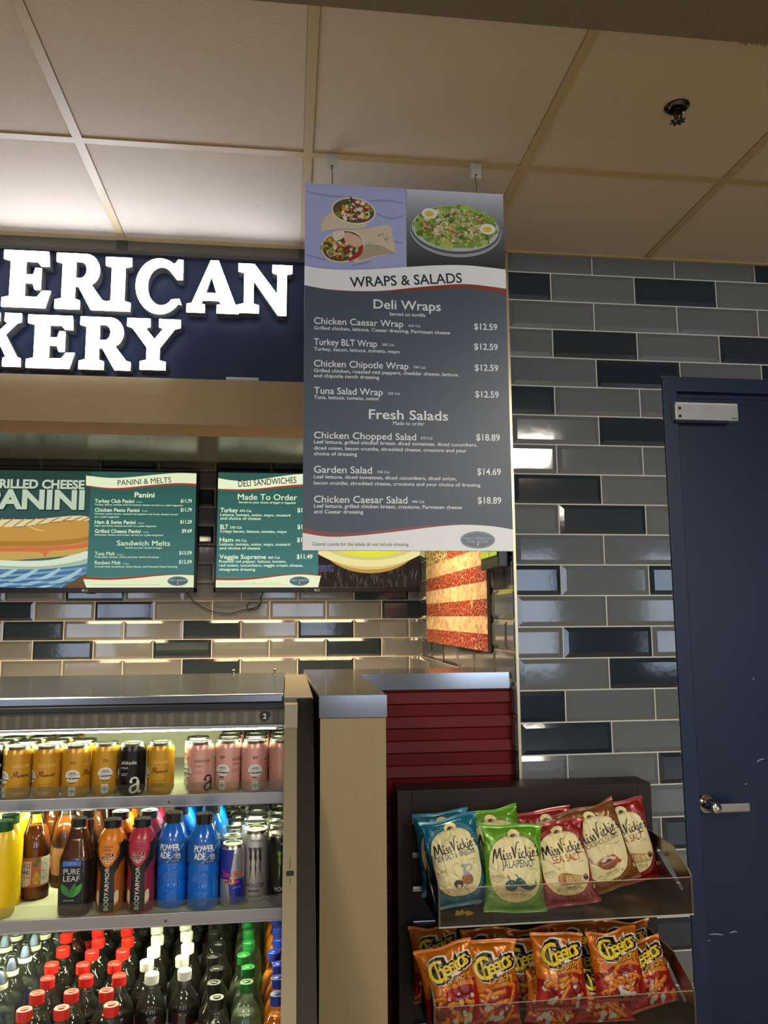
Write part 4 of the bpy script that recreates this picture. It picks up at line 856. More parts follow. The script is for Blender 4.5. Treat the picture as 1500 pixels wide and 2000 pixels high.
b_white = cola(capcol('#c9cac2', 'white'), '#9a9a9c', coke, [(A, cyl(.0338))])
A = Art(); A.text('Zero Sugar', -.026, .095, .011, ink('#18120f'), width=.052, bold=.012)
b_black = cola(capcol('#070708', 'black'), '#b01c18', coke, [(A, cyl(.0338))])
b_green = cola(capcol('#17602c', 'green'), '#3c8a4a', pale, fill=.178)
b_blue = cola(capcol('#1c2a8a', 'blue'), '#d86a10', orange, fill=.198)
# water bottle with a pull-up sport cap
WAT = [(.028, 0), (.031, .005), (.0325, .02), (.0325, .15), (.0315, .17), (.027, .19), (.019, .205), (.0145, .212), (.0145, .218)]
A = Art(); wb_ = ink('#2c3fb0'); A.blob([(-.010, .12), (.002, .145), (.012, .13), (.006, .11)], wb_); A.blob([(.0, .075), (.012, .07), (.010, .09)], wb_); A.rect(-.012, .08, -.002, .118, ink('#b8c4d8')); A.text('water', -.014, .055, .010, ink('#5a6cc0'), width=.03)
p = bottle('water_bottle', WAT, shrink(WAT, .0012, .176), mat('cap_milky', '#dcdcc8', .35), .0152, .214, .224, ([(.0327, .05), (.0327, .052)], mat('water_label_edge', '#a8b4d0', .3)), liqm=water, arts=[(A, cyl(.0327))])
mb = MB(); mb.lathe([(.0150, .2245), (.0140, .236), (.0095, .252), (.0085, .256), (0, .257)], clear('sport_cap_cover', '#dfe3dc', .1, .8), 24); mb.build('cap_cover', p)
mb = MB(); mb.lathe([(.010, .2246), (.0085, .236), (.005, .246), (0, .246)], mat('sport_spout_blue', '#8f9cd0', .35), 18); mb.build('spout', p); b_water = p

# middle shelf bottles
A = Art(); A.poly([(-.005, .10), (.045, .10), (.045, .055), (-.005, .055)], ink('#1c1a18')); 
JUI = [(.026, 0), (.029, .004), (.030, .02), (.0285, .06), (.030, .10), (.030, .14), (.027, .165), (.020, .178), (.0175, .184)]
b_juice = bottle('juice_bottle', JUI, None, mat('cap_deep_green', '#0f4a26', .35), .0195, .180, .2012, None, shellm=mat('lemonade_yellow', '#e3c012', .25, var=.04), cap_ribs=False)
GOLD = [(.028, 0), (.033, .004), (.034, .02), (.0325, .03), (.0325, .098), (.0345, .112), (.034, .128), (.030, .150), (.022, .175), (.016, .195), (.0148, .206), (.0148, .214)]
tea = mat('amber_tea', '#92450e', .12, var=.05)
A = Art(); W = ink('#d9d6c8'); A.rect(-.034, .032, .060, .096, ink('#b7673a')); A.rect(-.024, .038, .010, .088, W); A.poly([(-.024, .038), (.010, .038), (-.007, .030)], W, A.layer); A.text('GOLD', -.022, .073, .0105, ink('#4a3a2e'), width=.030, bold=.02); A.text('PEAK', -.022, .059, .0105, ink('#4a3a2e'), width=.030, bold=.02); A.rect(-.022, .050, .008, .055, ink('#d86a3a'))
A.blob([(.014, .045), (.022, .065), (.030, .05), (.024, .036)], ink('#c9a63a')); A.blob([(.013, .08), (.024, .095), (.030, .085), (.022, .075)], ink('#4c6a2a')); A.rect(.032, .034, .058, .095, ink('#c4c2b8')); lines(A, .034, .088, .022, 10, .005, ink('#3c3a36'), .0022)
GOLD = [(r, z*.925) for r, z in GOLD]
b_gold = bottle('tea_bottle', GOLD, shrink(GOLD, .0012, .175), capcol('#070708', 'black'), .0165, .190, .205, ([(.0328, .030), (.0328, .097)], mat('label_c2', '#8a5a3a', .35)), liqm=tea, arts=[(A, cyl(.0329))])
LEAF = [(.030, 0), (.033, .004), (.0335, .02), (.0335, .118), (.031, .135), (.023, .165), (.0165, .190), (.0150, .200), (.0150, .206)]
A = Art(); A.rect(-.024, .026, .024, .116, ink('#10131c')); A.rect(-.020, .106, .020, .117, ink('#4468b8')); A.text('SWEET TEA', -.009, .109, .005, ink('#8fa6dc'), width=.018); A.text('PURE', -.018, .089, .0115, ink('#c9cac4'), width=.036, bold=.004); A.text('LEAF', -.018, .074, .0115, ink('#c9cac4'), width=.036, bold=.004)
gl = ink('#3f9a3a'); gl2 = ink('#2c7430')
A.blob([(0, .042), (-.006, .058), (-.022, .069), (-.020, .052), (-.010, .044)], gl2); A.blob([(.001, .042), (.007, .058), (.023, .069), (.020, .053), (.010, .044)], gl); A.blob([(0, .043), (-.001, .058), (.009, .070), (.010, .056), (.006, .046)], gl2); lines(A, -.016, .033, .032, 1, .003, ink('#9a9c9c'), .002)
flat = lambda r: (lambda u, v, o: (u, -(r+o), v))
LEAF = [(r, z*.93 if z > .13 else z) for r, z in LEAF]
b_leaf = bottle('tea_bottle', LEAF, shrink(LEAF, .0012, .178), capcol('#070708', 'black'), .0175, .184, .2012, ([(.0337, .02), (.0337, .118)], mat('label_leaf_dark', '#141416', .35)), liqm=mat('dark_tea', '#5c2a0e', .15), sq=5, arts=[(A, flat(.0340))])
def armor(top, top2, cap):
    ARM = [(.026, 0), (.030, .005), (.031, .03), (.0295, .075), (.029, .09), (.0315, .115), (.0325, .135), (.031, .152), (.024, .170), (.018, .178), (.0165, .182)]
    def S(u, v, o):
        for (r0, z0), (r1, z1) in zip(ARM, ARM[1:]):
            if z0 <= v <= z1: r = r0+(r1-r0)*(v-z0)/(z1-z0+1e-9); break
        else: r = .03
        return (math.sin(u/.031)*(r+o), -math.cos(u/.031)*(r+o), v)
    A = Art(); kk = ink('#121215')
    A.poly([(-.017, .004), (.017, .004), (.016, .085), (.030, .108), (.047, .120), (.047, .158), (.028, .150), (.012, .108), (0, .098), (-.012, .108), (-.028, .150), (-.047, .158), (-.047, .120), (-.030, .108), (-.016, .085)], kk)
    A.blob([(0, .101), (-.014, .112), (-.025, .130), (-.020, .152), (0, .160), (.020, .152), (.025, .130), (.014, .112)], ink(top))
    A.poly([(-.014, .131), (.014, .131), (.014, .117), (0, .107), (-.014, .117)], ink('#c8c8c0')); A.poly([(-.013, .130), (.013, .130), (.013, .1175), (0, .1085), (-.013, .1175)], kk); A.text('SUPERIOR', 0, .1245, .003, ink('#c8c8c0'), width=.020, align='c'); A.text('HYDRATION', 0, .119, .003, ink('#c8c8c0'), width=.020, align='c', layer=A.layer)
    lines(A, 0, .143, .020, 2, .006, ink(top2), .003, None, True)
    A.text('BODYARMOR', .0045, .010, .0092, ink('#d9d9d4'), width=.090, bold=.03, rot=PI/2)
    for s in (-1, 1): A.blob([(s*.018, .02), (s*.027, .03), (s*.026, .05), (s*.018, .045)], ink('#cdbf9a'))
    return bottle('sports_drink', ARM, None, capcol('#070708', 'black'), .0195, .181, .198, ([(r+.0001, z) for r, z in ARM[1:8]], mat('armor_'+top[1:], top2, .3, var=.3, vscale=40)), shellm=mat('armor_b'+top[1:], top, .25), arts=[(A, S)], cap_ribs=False)
b_arm_o = armor('#d07a1c', '#8a4a1a', 0); b_arm_r = armor('#a82c44', '#7c2438', 0)
POW = [(.030, 0), (.0345, .004), (.0355, .012), (.0352, .055), (.0335, .060), (.0352, .066), (.0352, .088), (.0335, .094), (.0360, .102), (.0362, .130), (.0335, .148), (.0265, .166), (.0195, .178), (.0175, .182)]
blue = mat('blue_sports_drink', '#0f62c4', .16, var=.08, vscale=25, coat=.5)
A = Art(); bl2 = ink('#1556a2'); A.rect(-.060, .100, .060, .146, bl2); A.poly([(-.004, .101), (.034, .101), (.034, .136)], ink('#101418')); A.text('POWER', -.023, .126, .0135, ink('#dfe4e8'), width=.046, bold=.03); A.text('ADE', -.023, .110, .0135, ink('#dfe4e8'), width=.026, bold=.03); A.text('50%', .014, .113, .006, ink('#c8d0d8'), width=.012, bold=.03); A.text('MORE', .014, .1075, .004, ink('#c8d0d8'), width=.013, bold=.03); lines(A, .006, .103, .022, 1, .003, ink('#8d98a4'), .002); A.stroke([(-.005, .1005), (.034, .137)], .001, ink('#c8d0d8'), 0, None, False)
b_pow = bottle('sports_drink', POW, None, capcol('#070708', 'black'), .0195, .181, .203, ([(.0365, .100), (.0366, .130), (.034, .147)], bl2), shellm=blue, arts=[(A, lambda u, v, o: (math.sin(u/.0366)*((.0366 if v < .13 else .0366-(v-.13)*.155)+o), -math.cos(u/.0366)*((.0366 if v < .13 else .0366-(v-.13)*.155)+o), v))])
# raised crescent grips on the blue bottle
mb = MB()
for x, z in ((0, .078), (-.014, .050), (.014, .050), (0, .030)):
    mb.tube([(math.sin((x+d)/.0352)*.0352, -math.cos((x+d)/.0352)*.0352, z+.006*(1-(d/.009)**2)) for d in (-.009, -.006, -.003, 0, .003, .006, .009)], .0013, blue, 6)
mb.build('grip_ridges', b_pow)

# ------------------------------------------------------------------ drinks: placing
QUEUE = []
RAD = {}
def put(pr, x, y, z, rz, label, group): QUEUE.append([pr, x, y, z, rz, label, group])
def settle(xmax=-.010, ymin=0):
    """nudge neighbours apart until no two drinks touch, then stand them on the shelf"""
    for pr in {q[0] for q in QUEUE}:
        RAD[pr] = max(max(math.hypot(v.co.x, v.co.y) for v in ch.data.vertices) for ch in pr.children)+.0004
    for it in range(260):
        moved = 0
        for i, a in enumerate(QUEUE):
            for b in QUEUE[i+1:]:
                if abs(a[3]-b[3]) > .1: continue
                d = RAD[a[0]]+RAD[b[0]]; dx, dy = b[1]-a[1], b[2]-a[2]; l = math.hypot(dx, dy)
                if l < d:
                    k = (d-l)/max(l, 1e-6); fa, fb = (.12, .88) if a[2] < b[2] else (.88, .12)      # the one behind gives way
                    a[1] -= dx*k*fa; a[2] -= dy*k*fa; b[1] += dx*k*fb; b[2] += dy*k*fb; moved = 1
            a[1] = min(a[1], .0205-RAD[a[0]])
            lim = {Z1_: YS1, Z2_: YS2}.get(a[3])
            if lim: a[2] = max(a[2], lim+.0075+RAD[a[0]])
        if not moved: break
    seen = set()
    for pr, x, y, z, rz, label, group in QUEUE:
        if y+RAD[pr] > 2.545: continue
        if pr in seen: o = dup(pr, (x, y, z+.0006), rz)
        else: o = pr; seen.add(pr); o.location = (x, y, z+.0006); o.rotation_euler = (0, 0, rz)
        tag(o, label, 'can' if 'can' in pr.name else 'bottle', group)
    QUEUE.clear()
R_ = random.Random(21)
face = lambda x, y: math.atan2(-x, y)*-1          # turn to look at the customer
# top shelf cans
YCn = YS1+.048
G1 = 'slim cans on the top shelf'
tops = [(can_k, 6, .5, 'black can at the left frame edge of the top shelf'), (can_y, 40, .55, 'yellow can beside the black can at the left frame edge'), (can_y, 90, .25, 'yellow can with script word, next to the yellow can with white sticker'),
    (can_y, 144, 1.35, 'yellow can whose white sticker sits high, left of the other stickered can'), (can_y, 202, 1.55, 'yellow can with a low white sticker beside the black can'), (can_k, 254, -.1, 'black can with a big white letter between two yellow cans'), (can_y, 305, .1, 'yellow can right of the black can, beside the empty gap'),
    (can_p, 407, .25, 'pink can with a big black letter at the gap'), (can_p, 457, 1.0, 'pink can with a half turned white sticker'), (can_p, 507, 1.45, 'pink can with its white sticker facing front'), (can_p, 557, 2.0, 'pink can against the right corner post')]
for pr, px, rot, lb in tops:
    y = YCn-(.012 if px < 160 and px > 20 else 0); put(pr, at(px, 1500, y).x, y, Z1_, -rot*-1*0+(.0)+rot*1.0*(1 if rot else 0), lb, G1)
n = 0
for pr, px, rows, nm in ((can_k, 6, 2, 'black'), (can_y, 40, 4, 'yellow'), (can_y, 90, 3, 'yellow'), (can_y, 144, 1, 'yellow'), (can_p, 457, 4, 'pink'), (can_p, 507, 6, 'pink'), (can_p, 557, 6, 'pink')):
    x = at(px, 1500, YCn).x
    for k in range(1, rows+1):
        put(pr, x+R_.uniform(-.004, .004), YCn+k*.0675, Z1_, R_.uniform(-1, 1), '%s can in row %d behind the front cans, column %s' % (nm, k+1, {6: 'at the left edge', 40: 'behind the first yellow can', 90: 'behind the second yellow can', 144: 'behind the high sticker can', 457: 'behind the half turned sticker', 507: 'behind the front facing sticker', 557: 'along the corner post'}[px]), G1)
put(can_p, at(388, 1500, YCn+.055).x, YCn+.055, Z1_, .3, 'pale lit pink can standing behind the pink can at the gap', G1)
# middle shelf
YM_ = YS2+.048; G2 = 'bottles and cans on the middle shelf'
def mid(pr, px, dy, rot, lb, py=1700): 
    y = YM_+dy; put(pr, at(px, py, y).x, y, Z2_, rot, lb, G2)
mid(b_juice, 4, .002, 0, 'yellow lemonade bottle with green cap, front one at the left edge')
mid(b_juice, 16, .066, 0, 'yellow lemonade bottle second in the left edge row'); mid(b_juice, 44, .19, 0, 'yellow lemonade bottle behind the amber tea bottle')
mid(b_juice, 10, .19, 0, 'yellow lemonade bottle at the back of the left edge row')
mid(b_gold, 64, .11, -.25, 'amber tea bottle with orange label beside the yellow bottles'); mid(b_gold, 103, .20, .9, 'dark tea bottle set back behind the bare shelf, left one'); mid(b_gold, 136, .19, 1.5, 'dark tea bottle set back just behind the blue striped tea bottle')
mid(b_gold, 97, .28, .3, 'dark tea bottle at the back of the shelf left'); mid(b_gold, 140, .28, .3, 'dark tea bottle at the back of the shelf right')
mid(b_leaf, 160, -.008, -.10, 'square tea bottle with black label and green leaves')
for k in range(1, 5): mid(b_leaf, 160+k*9, k*.076, -.1, 'square tea bottle number %d behind the front leaf label bottle' % k)
mid(b_arm_o, 225, -.004, -.08, 'orange sports drink with upright white lettering')
for k in range(1, 4): mid(b_arm_o, 225+k*7, k*.07, 0, 'orange sports drink number %d behind the front orange one' % k)
mid(b_arm_r, 284, -.004, -.08, 'crimson sports drink with upright white lettering')
for k in range(1, 4): mid(b_arm_r, 284+k*4, k*.07, 0, 'crimson sports drink number %d behind the front crimson one' % k)
mid(b_pow, 343, 0, -.1, 'bright blue sports drink, left of the front pair')
mid(b_pow, 402, 0, .12, 'bright blue sports drink, right of the front pair beside the cans')
for k in range(1, 5): mid(b_pow, 350+k*5, k*.078, .1, 'blue sports drink number %d behind the left front bottle' % k); mid(b_pow, 407+k*4, k*.078, .1, 'blue sports drink number %d behind the right front bottle' % k)
mid(rbp, 453, 0, 0, 'short blue and silver energy can at the front')
for k in range(1, 8): mid(rbp, 451+(k % 2)*5+k*2.2, k*.058, 0, 'blue and silver energy can number %d behind the front one' % k)
mid(mw, 502, 0, -.05, 'tall white energy can with black claw marks at the front')
for k in range(1, 7): mid(mw, 497+k*3, k*.068, 0, 'tall white energy can number %d behind the front one' % k)
mid(mk, 552, 0, .25, 'tall black energy can with green claw marks by the corner post')
for k in range(1, 7): mid(mk, 552+k*1.5, k*.068, 0, 'tall black energy can number %d behind the front one' % k)
# bottom deck: columns of bottles, front last
ZCAP = ZD+.2343
cols = [(b_red, 'red capped cola bottle', 'the left red capped column', [(130, 1823), (123.7, 1850.7), (101.3, 1881.6), (93.2, 1909.3), (72.5, 1940), (48, 1971)]),
 (b_red, 'red capped cola bottle', 'the middle red capped column', [(192, 1814), (192, 1833.6), (179, 1858), (163, 1884), (167.5, 1907), (139.7, 1936), (120.5, 1968)]),
 (b_red, 'red capped cola bottle', 'the right red capped column', [(248.5, 1811), (250, 1832.5), (239, 1857), (225, 1881.6), (233.6, 1905), (208, 1934), (217.6, 1961.6)]),
 (b_white, 'white capped cola bottle', 'the left white capped column', [(307, 1808), (307, 1828), (300, 1852), (287, 1876), (297, 1901)]),
 (b_white, 'white capped cola bottle', 'the right white capped column', [(363.6, 1804), (366, 1820), (366.6, 1844), (356, 1869), (361.4, 1894)]),
 (b_black, 'black capped cola bottle', 'the black capped column', [(429.7, 1799.5), (420, 1821), (428, 1840), (415.6, 1865.6), (423.7, 1891), (418.4, 1919), (423.7, 1947.7)]),
 (b_green, 'green capped clear soda bottle', 'the green capped column', [(484.5, 1796), (486.7, 1815.5), (486, 1838), (476, 1863.5), (487.7, 1888), (485, 1917)]),
 (b_blue, 'blue capped orange soda bottle', 'the column along the corner post', [(541, 1790), (544, 1810), (545, 1832.5), (536, 1857), (547.5, 1882.7), (547.5, 1910), (554, 1940)])]
ordn = ['front', 'second', 'third', 'fourth', 'fifth', 'sixth', 'seventh', 'eighth', 'ninth', 'tenth', 'eleventh', 'twelfth']
for pr, nm, cn, pts in cols:
    P = [atz(x, y, ZCAP) for x, y in pts]
    for i in range(1, len(P)):                     # keep neighbours a bottle apart
        pass
    back = [Vector((P[0].x+R_.uniform(-.004, .004), P[0].y+.0735*k, 0)) for k in (3, 2, 1)]
    P = back+P
    for i, p in enumerate(P):
        if pr is b_blue: p.x = min(p.x, -.016)
        put(pr, p.x, p.y, ZD, R_.uniform(-.6, .6), '%s, %s from the front of %s' % (nm, ordn[len(P)-1-i], cn) if i < len(P)-1 else '%s at the front of %s' % (nm, cn), 'bottles on the bottom deck')
for cx, lst, cn in ((0, [(64, 1822), (48, 1842), (22, 1866), (2, 1890), (-22, 1918)], 'right water column'), (1, [(8, 1824), (-14, 1846), (-38, 1868)], 'left water column')):
    P = [atz(x, y, ZD+.255) for x, y in lst]; P = [Vector((P[0].x+.006*k, P[0].y+.069*k, 0)) for k in (3, 2, 1)]+P
    for i, p in enumerate(P): put(b_water, p.x, p.y, ZD, R_.uniform(-.3, .3), 'clear water bottle with sport cap, %s from the front of the %s' % (ordn[len(P)-1-i], cn), 'bottles on the bottom deck')
LARGE = [(r*1.25, z*1.32) for r, z in COLA]
A = Art(); A.rect(-.030, .118, .040, .170, ink('#b81c1a')); A.rect(-.026, .122, -.018, .166, ink('#d8d4c8')); A.rect(-.0235, .125, -.0205, .163, ink('#b81c1a')); wt_ = ink('#e2ded2')
for i, t in enumerate(("I'm", 'Red', 'Bottle')): A.text(t, -.013, .155-i*.014, .0085, wt_, width=[.014, .018, .028][i], bold=.02)
big = bottle('soda_bottle', LARGE, shrink(LARGE, .0014, .225), capcol('#c0201c', 'red'), .0155, .288, .307, ([(.0447, .116), (.0452, .172)], mat('label_b2', '#b81c1a', .35)), liqm=coke, arts=[(A, cyl(.0455))])
p = at(152, 1865, 2.19); put(big, p.x, 2.245, ZD-.02+.02, .0, 'large cola bottle with red label behind the left red capped column', 'bottles on the bottom deck')

settle()

# ------------------------------------------------------------------ chip rack and clear trays
esp = mat('espresso_wood', '#2a211b', .5, spec=.3, var=.25, vscale=14, stretch=(1, 1, 9), bump=.04)
RX0, RX1, RY, RZ = .3285, 1.128, 2.43, 1.179
e = empty('snack_rack', ((RX0+RX1)/2, RY+.06, 0)); tag(e, 'dark brown wooden snack rack standing against the tiled wall', 'rack'); I = Matrix.Translation(-e.location)
mb = MB(); fr = .045
mb.box((RX0, RY, 0), (RX0+fr, RY+.105, RZ), esp, .002, I); mb.box((RX1-fr, RY, 0), (RX1, RY+.105, RZ), esp, .002, I); mb.box((RX0+fr, RY, RZ-.075), (RX1-fr, RY+.105, RZ), esp, .001, I); mb.box((RX0+fr, RY, 0), (RX1-fr, RY+.105, .1), esp, .001, I)
mb.build('frame', e)
mb = MB(); mb.box((RX0+fr, RY+.008, .1), (RX1-fr, RY+.09, RZ-.075), esp, 0, I); mb.build('back_board', e)
rail = mat('rail_satin_aluminium', '#b9bcc0', .25, .9)
for y in (1604, 1669, 1735, 1803, 1868, 1936, 2004, 2070):
    z = at(800, y, RY).z; mb = MB(); mb.box((RX0+fr-.003, RY-.010, z-.0085), (RX1-fr+.003, RY+.009, z+.0085), rail, .003, I); mb.box((RX0+fr-.003, RY-.0105, z-.004), (RX1-fr+.003, RY-.0095, z+.001), mat('rail_groove', '#7d8088', .3, .8), 0, I); mb.build('rail', e)
smoke = clear('smoked_acrylic', '#8d8171', .16, .3); lipc = clear('clear_acrylic_lip', '#efece6', .03, .4); smd = mat('smoked_acrylic_floor', '#3c362f', .25, var=.1); edge = mat('acrylic_edge', '#a9a49a', .25)
def tray(x0, x1, z, label):
    y0, y1 = 2.15, RY-.012
    e = empty('snack_tray', ((x0+x1)/2, y0+.13, z)); tag(e, label, 'tray', 'acrylic trays of the snack rack'); I = Matrix.Translation(-e.location)
    mb = MB(); mb.box((x0, y0, z-.004), (x1, y1, z), smd, 0, I); mb.box((x0, y0-.0006, z-.004), (x1, y0, z), edge, 0, I); mb.build('floor', e)
    out = [(y0, z), (y1, z), (y1, z+.155), (y0+.10, z+.150), (y0+.012, z+.110), (y0, z+.098)]
    slot = [(y0+.045, z+.050), (y0+.055, z+.036), (y0+.15, z+.075), (y0+.205, z+.105), (y0+.20, z+.122), (y0+.14, z+.108)]
    for x in (x0, x1-.004):
        mb = MB(); mb.prism(out, [slot], lambda u, v, d: I @ Vector((x+d, u, v)), .004, smoke, smoke); pts = out[2:]+[out[0]]
        for a, b in zip(pts, pts[1:]):
            mb.add([I @ Vector(q) for q in ((x-.0003, a[0], a[1]), (x+.0043, a[0], a[1]), (x+.0043, b[0], b[1]), (x-.0003, b[0], b[1]))], [(0, 1, 2, 3)], edge)
        mb.build('side_panel', e)
    mb = MB(); mb.box((x0+.004, y0, z), (x1-.004, y0+.003, z+.094), lipc, 0, I); mb.box((x0+.004, y0-.0003, z+.0935), (x1-.004, y0+.0033, z+.0945), edge, 0, I); mb.build('front_lip', e)
    mb = MB(); mb.box((x0+.004, y1-.003, z), (x1-.004, y1, z+.155), smoke, 0, I); mb.build('back_panel', e)
tray(.398, 1.103, .893, 'upper clear acrylic tray holding pale oval label chip bags')
tray(.382, 1.094, .603, 'lower clear acrylic tray holding orange and red snack bags')

# ------------------------------------------------------------------ snack bags
class Bag:
    def __init__(s, w, h, t, seed, crumple=1.0, dent=None):
        s.w, s.h, s.t, s.sd, s.cr, s.dent = w, h, t, seed*7.31, crumple, dent
    def b(s, v): k = min(1, max(0, (v-.045)/.91)); return math.sin(PI*k)**.5
    def S(s, x, z, off, back=False):
        u, v = x/s.w, z/s.h; b = s.b(v); q = max(0, 1-(2*u)**2)**.62
        y = s.t/2*b*q
        ex = min(1, max(0, (v-.05)/.2)); ey = min(1, max(0, (.95-v)/.22)); en = 1-min(ex, ey)
        n = noise.noise(Vector((u*3.2+s.sd, v*3.6, 1.3 if back else 4.1)))*.0075+noise.noise(Vector((u*8+s.sd, v*7, 9.2)))*.0014
        cr = math.sin(u*(26+4*math.sin(s.sd))+3*noise.noise(Vector((v*3, s.sd, 2))))*.0035*en*en*(1-(2*u)**8)
        rid = abs(noise.noise(Vector((u*5+v*2.2+s.sd*2, v*4.5-u*1.6, 7.7))))
        y += (n+cr-.012*max(0, .2-rid)**2*9)*min(1, b*1.5)*s.cr*(.3+.7*q)
        if s.dent:
            for dx, dz, r, a in s.dent: y -= a*math.exp(-((x-dx)**2+(z-dz)**2)/(r*r))
        wv = .010*s.cr*noise.noise(Vector((u*2.3, s.sd, .4)))*(1-b)                   # the sealed ends wave in and out
        rg = .0005*math.sin(v*s.h*2600)*(1 if (v < .045 or v > .955) else 0)
        px = x*(1-.11*b)+.004*noise.noise(Vector((v*4, s.sd, 5.5)))
        pz = z+.006*noise.noise(Vector((u*2.1, s.sd+3, 8.2)))*(1 if v > .5 else -1)*(abs(v-.5)*2)**3-.010*s.cr*math.exp(-(u*4+math.sin(s.sd)*.6)**2)*max(0, v-.75)*4*(.5+.5*math.sin(s.sd*3))
        if back: return (px, y*.8+wv+rg, pz)
        return (px, -y+wv+rg-off-.0004, pz)
    def base(s, mb, m):
        nx, ny = 54, 72
        for back in (False, True):
            vs = [s.S((i/nx-.5)*s.w, j/ny*s.h, 0, back) for j in range(ny+1) for i in range(nx+1)]
            fs = [(j*(nx+1)+i, j*(nx+1)+i+1, (j+1)*(nx+1)+i+1, (j+1)*(nx+1)+i) for j in range(ny) for i in range(nx)]
            if back: fs = [f[::-1] for f in fs]
            mb.add(vs, fs, m, True)
def foil(c, name): return mat('foil_'+name, c, .30, .25, var=.05, vscale=12, coat=.35)
SCRIPT = [([(0, -.5), (.3, .6), (.75, 1.95), (.9, 1.2), (1.0, .25)], .30), ([(1.0, .25), (1.5, 1.2), (1.95, 2.0), (1.95, 1.0), (2.1, .1), (2.4, .2)], .30), ([(2.7, 1), (2.65, .3), (2.8, 0), (3.05, .2)], .26),
 ([(3.75, .9), (3.45, 1.0), (3.4, .65), (3.7, .42), (3.65, .05), (3.2, .12)], .24), ([(4.5, .9), (4.2, 1.0), (4.15, .65), (4.45, .42), (4.4, .05), (3.95, .12)], .24),
 ([(4.75, 1.9), (4.98, 1.85), (5.15, 1.0), (5.32, .0)], .34), ([(5.32, 0), (5.6, 1.1), (5.95, 2.2), (6.4, 2.75), (6.8, 2.65)], .20), ([(6.45, 1), (6.4, .3), (6.55, 0), (6.8, .2)], .26),
 ([(7.65, .85), (7.35, 1.0), (7.05, .6), (7.15, .1), (7.55, .02), (7.8, .3)], .24), ([(8.15, 2.0), (8.05, 1.0), (8.1, 0)], .28), ([(8.8, 1.05), (8.35, .55), (8.15, .45), (8.5, .25), (8.9, -.2), (9.5, -.6), (10.3, -.55)], .22),
 ([(9.15, 1), (9.1, .3), (9.25, 0), (9.5, .2)], .26), ([(9.75, .5), (10.25, .65), (10.15, 1.0), (9.85, .9), (9.75, .4), (10.0, .0), (10.45, .25)], .24), ([(10.85, 2.0), (10.78, 1.5)], .22), ([(11.5, .9), (11.2, 1.0), (11.15, .65), (11.45, .42), (11.4, .05), (10.95, .12)], .24)]
def script(A, x, z, wd, rot, m, clipx=None):
    k = wd/11.6; c, q = math.cos(rot), math.sin(rot); L = A.layer+.6
    T = lambda p: (x+(p[0]-5.8)*k*c-p[1]*k*1.12*q, z+(p[0]-5.8)*k*q+p[1]*k*1.12*c)
    for pts, th in SCRIPT: A.stroke([T(p) for p in pts], th*k*1.25, m, 6, L)
    for d in ((2.85, 1.5), (6.62, 1.5), (9.3, 1.5)): p = T(d); A.ell(p[0], p[1], .17*k, .17*k, m, 10, layer=L)
    A.layer = L
def vick(w, h, flavour, fcol, pic, lace):
    A = Art(.12); cream = ink('#e4daa6', .42); dk_ = ink('#1c1a1a', .42); gr = ink('#8a8262', .42)
    pts = []
    for i in range(60):
        a = 2*PI*i/60; ca, sa = math.cos(a), math.sin(a)
        pts.append((.455*w*math.copysign(abs(ca)**.82, ca), .485*h+(.38 if sa > 0 else .37)*h*math.copysign(abs(sa)**.82, sa)))
    lc = ink(lace, .42)                                   # scalloped lace round the oval
    for i in range(0, 60):
        x, z = pts[i]; k = 1.10; x, z = x*k, .485*h+(z-.485*h)*1.085
        if abs(x) < .47*w and (z > .62*h or z < .34*h): A.stroke([(x+.0042*math.cos(t), z+.0036*math.sin(t)) for t in (0, 1.05, 2.1, 3.14, 4.19, 5.24)], .0009, lc, 2, 1, False)
    A.layer = 1; A.poly(pts, cream)
    A.ell(0, .905*h-.006, .018, .014, cream); A.rect(-.022, .855*h-.006, .022, .868*h-.006, cream); A.blob([(-.008, .895*h-.010), (-.010, .918*h-.010), (-.001, .936*h-.010), (.006, .925*h-.010), (.002, .90*h-.010)], ink('#241a16', .42)); A.blob([(.002, .89*h-.008), (.010, .905*h-.008), (.007, .918*h-.008), (.001, .905*h-.008)], ink('#b08a62', .42))
    A.text('KETTLE COOKED POTATO CHIPS', 0, .795*h, .0058, gr, width=.62*w, align='c', arc=.011, bold=.0, layer=1.6)
    script(A, .004, .605*h, .84*w, .085, dk_)
    if len(flavour) > 12:
        A.text(flavour, -.36*w, .515*h, .0135, ink(fcol, .42), width=.74*w, rot=.06, bold=.008, layer=1.6)
    else: A.text(flavour, .03*w, .50*h, .0185, ink(fcol, .42), width=(.56 if len(flavour) > 7 else .5)*w, rot=.04, align='c', bold=.006, layer=1.6)
    A.text('FLAVOURED', .36*w, .480*h, .0038, gr, width=.13*w, align='r', rot=.05, layer=1.6)
    A.poly([(-.43*w, .40*h), (-.24*w, .425*h), (-.22*w, .365*h), (-.33*w, .335*h), (-.42*w, .355*h)], gr); A.poly([(-.422*w, .397*h), (-.245*w, .421*h), (-.228*w, .367*h), (-.33*w, .339*h), (-.414*w, .357*h)], cream); A.text('NO ARTIFICIAL', -.40*w, .378*h, .0052, dk_, width=.155*w, rot=.12); A.text('FLAVOURS', -.385*w, .357*h, .0032, gr, width=.12*w, rot=.12)
    A.text('made with', 0.02*w, .193*h, .0062, dk_, width=.22*w, align='c', shear=.2, rot=.04, layer=1.6); A.text('LOVE & CARE', .02*w, .165*h, .0055, gr, width=.27*w, align='c', rot=.04, layer=1.6)
    for s in (-1, 1): A.stroke([(s*.14*w, .185*h), (s*.19*w, .20*h), (s*.235*w, .185*h), (s*.21*w, .172*h), (s*.19*w, .183*h)], .0012, gr, 4, None, False)
    pic(A, w, h); A.rect(.44*w, .02*h+.03, .47*w, .02*h+.04, ink('#c8c27c', .42))
    return A
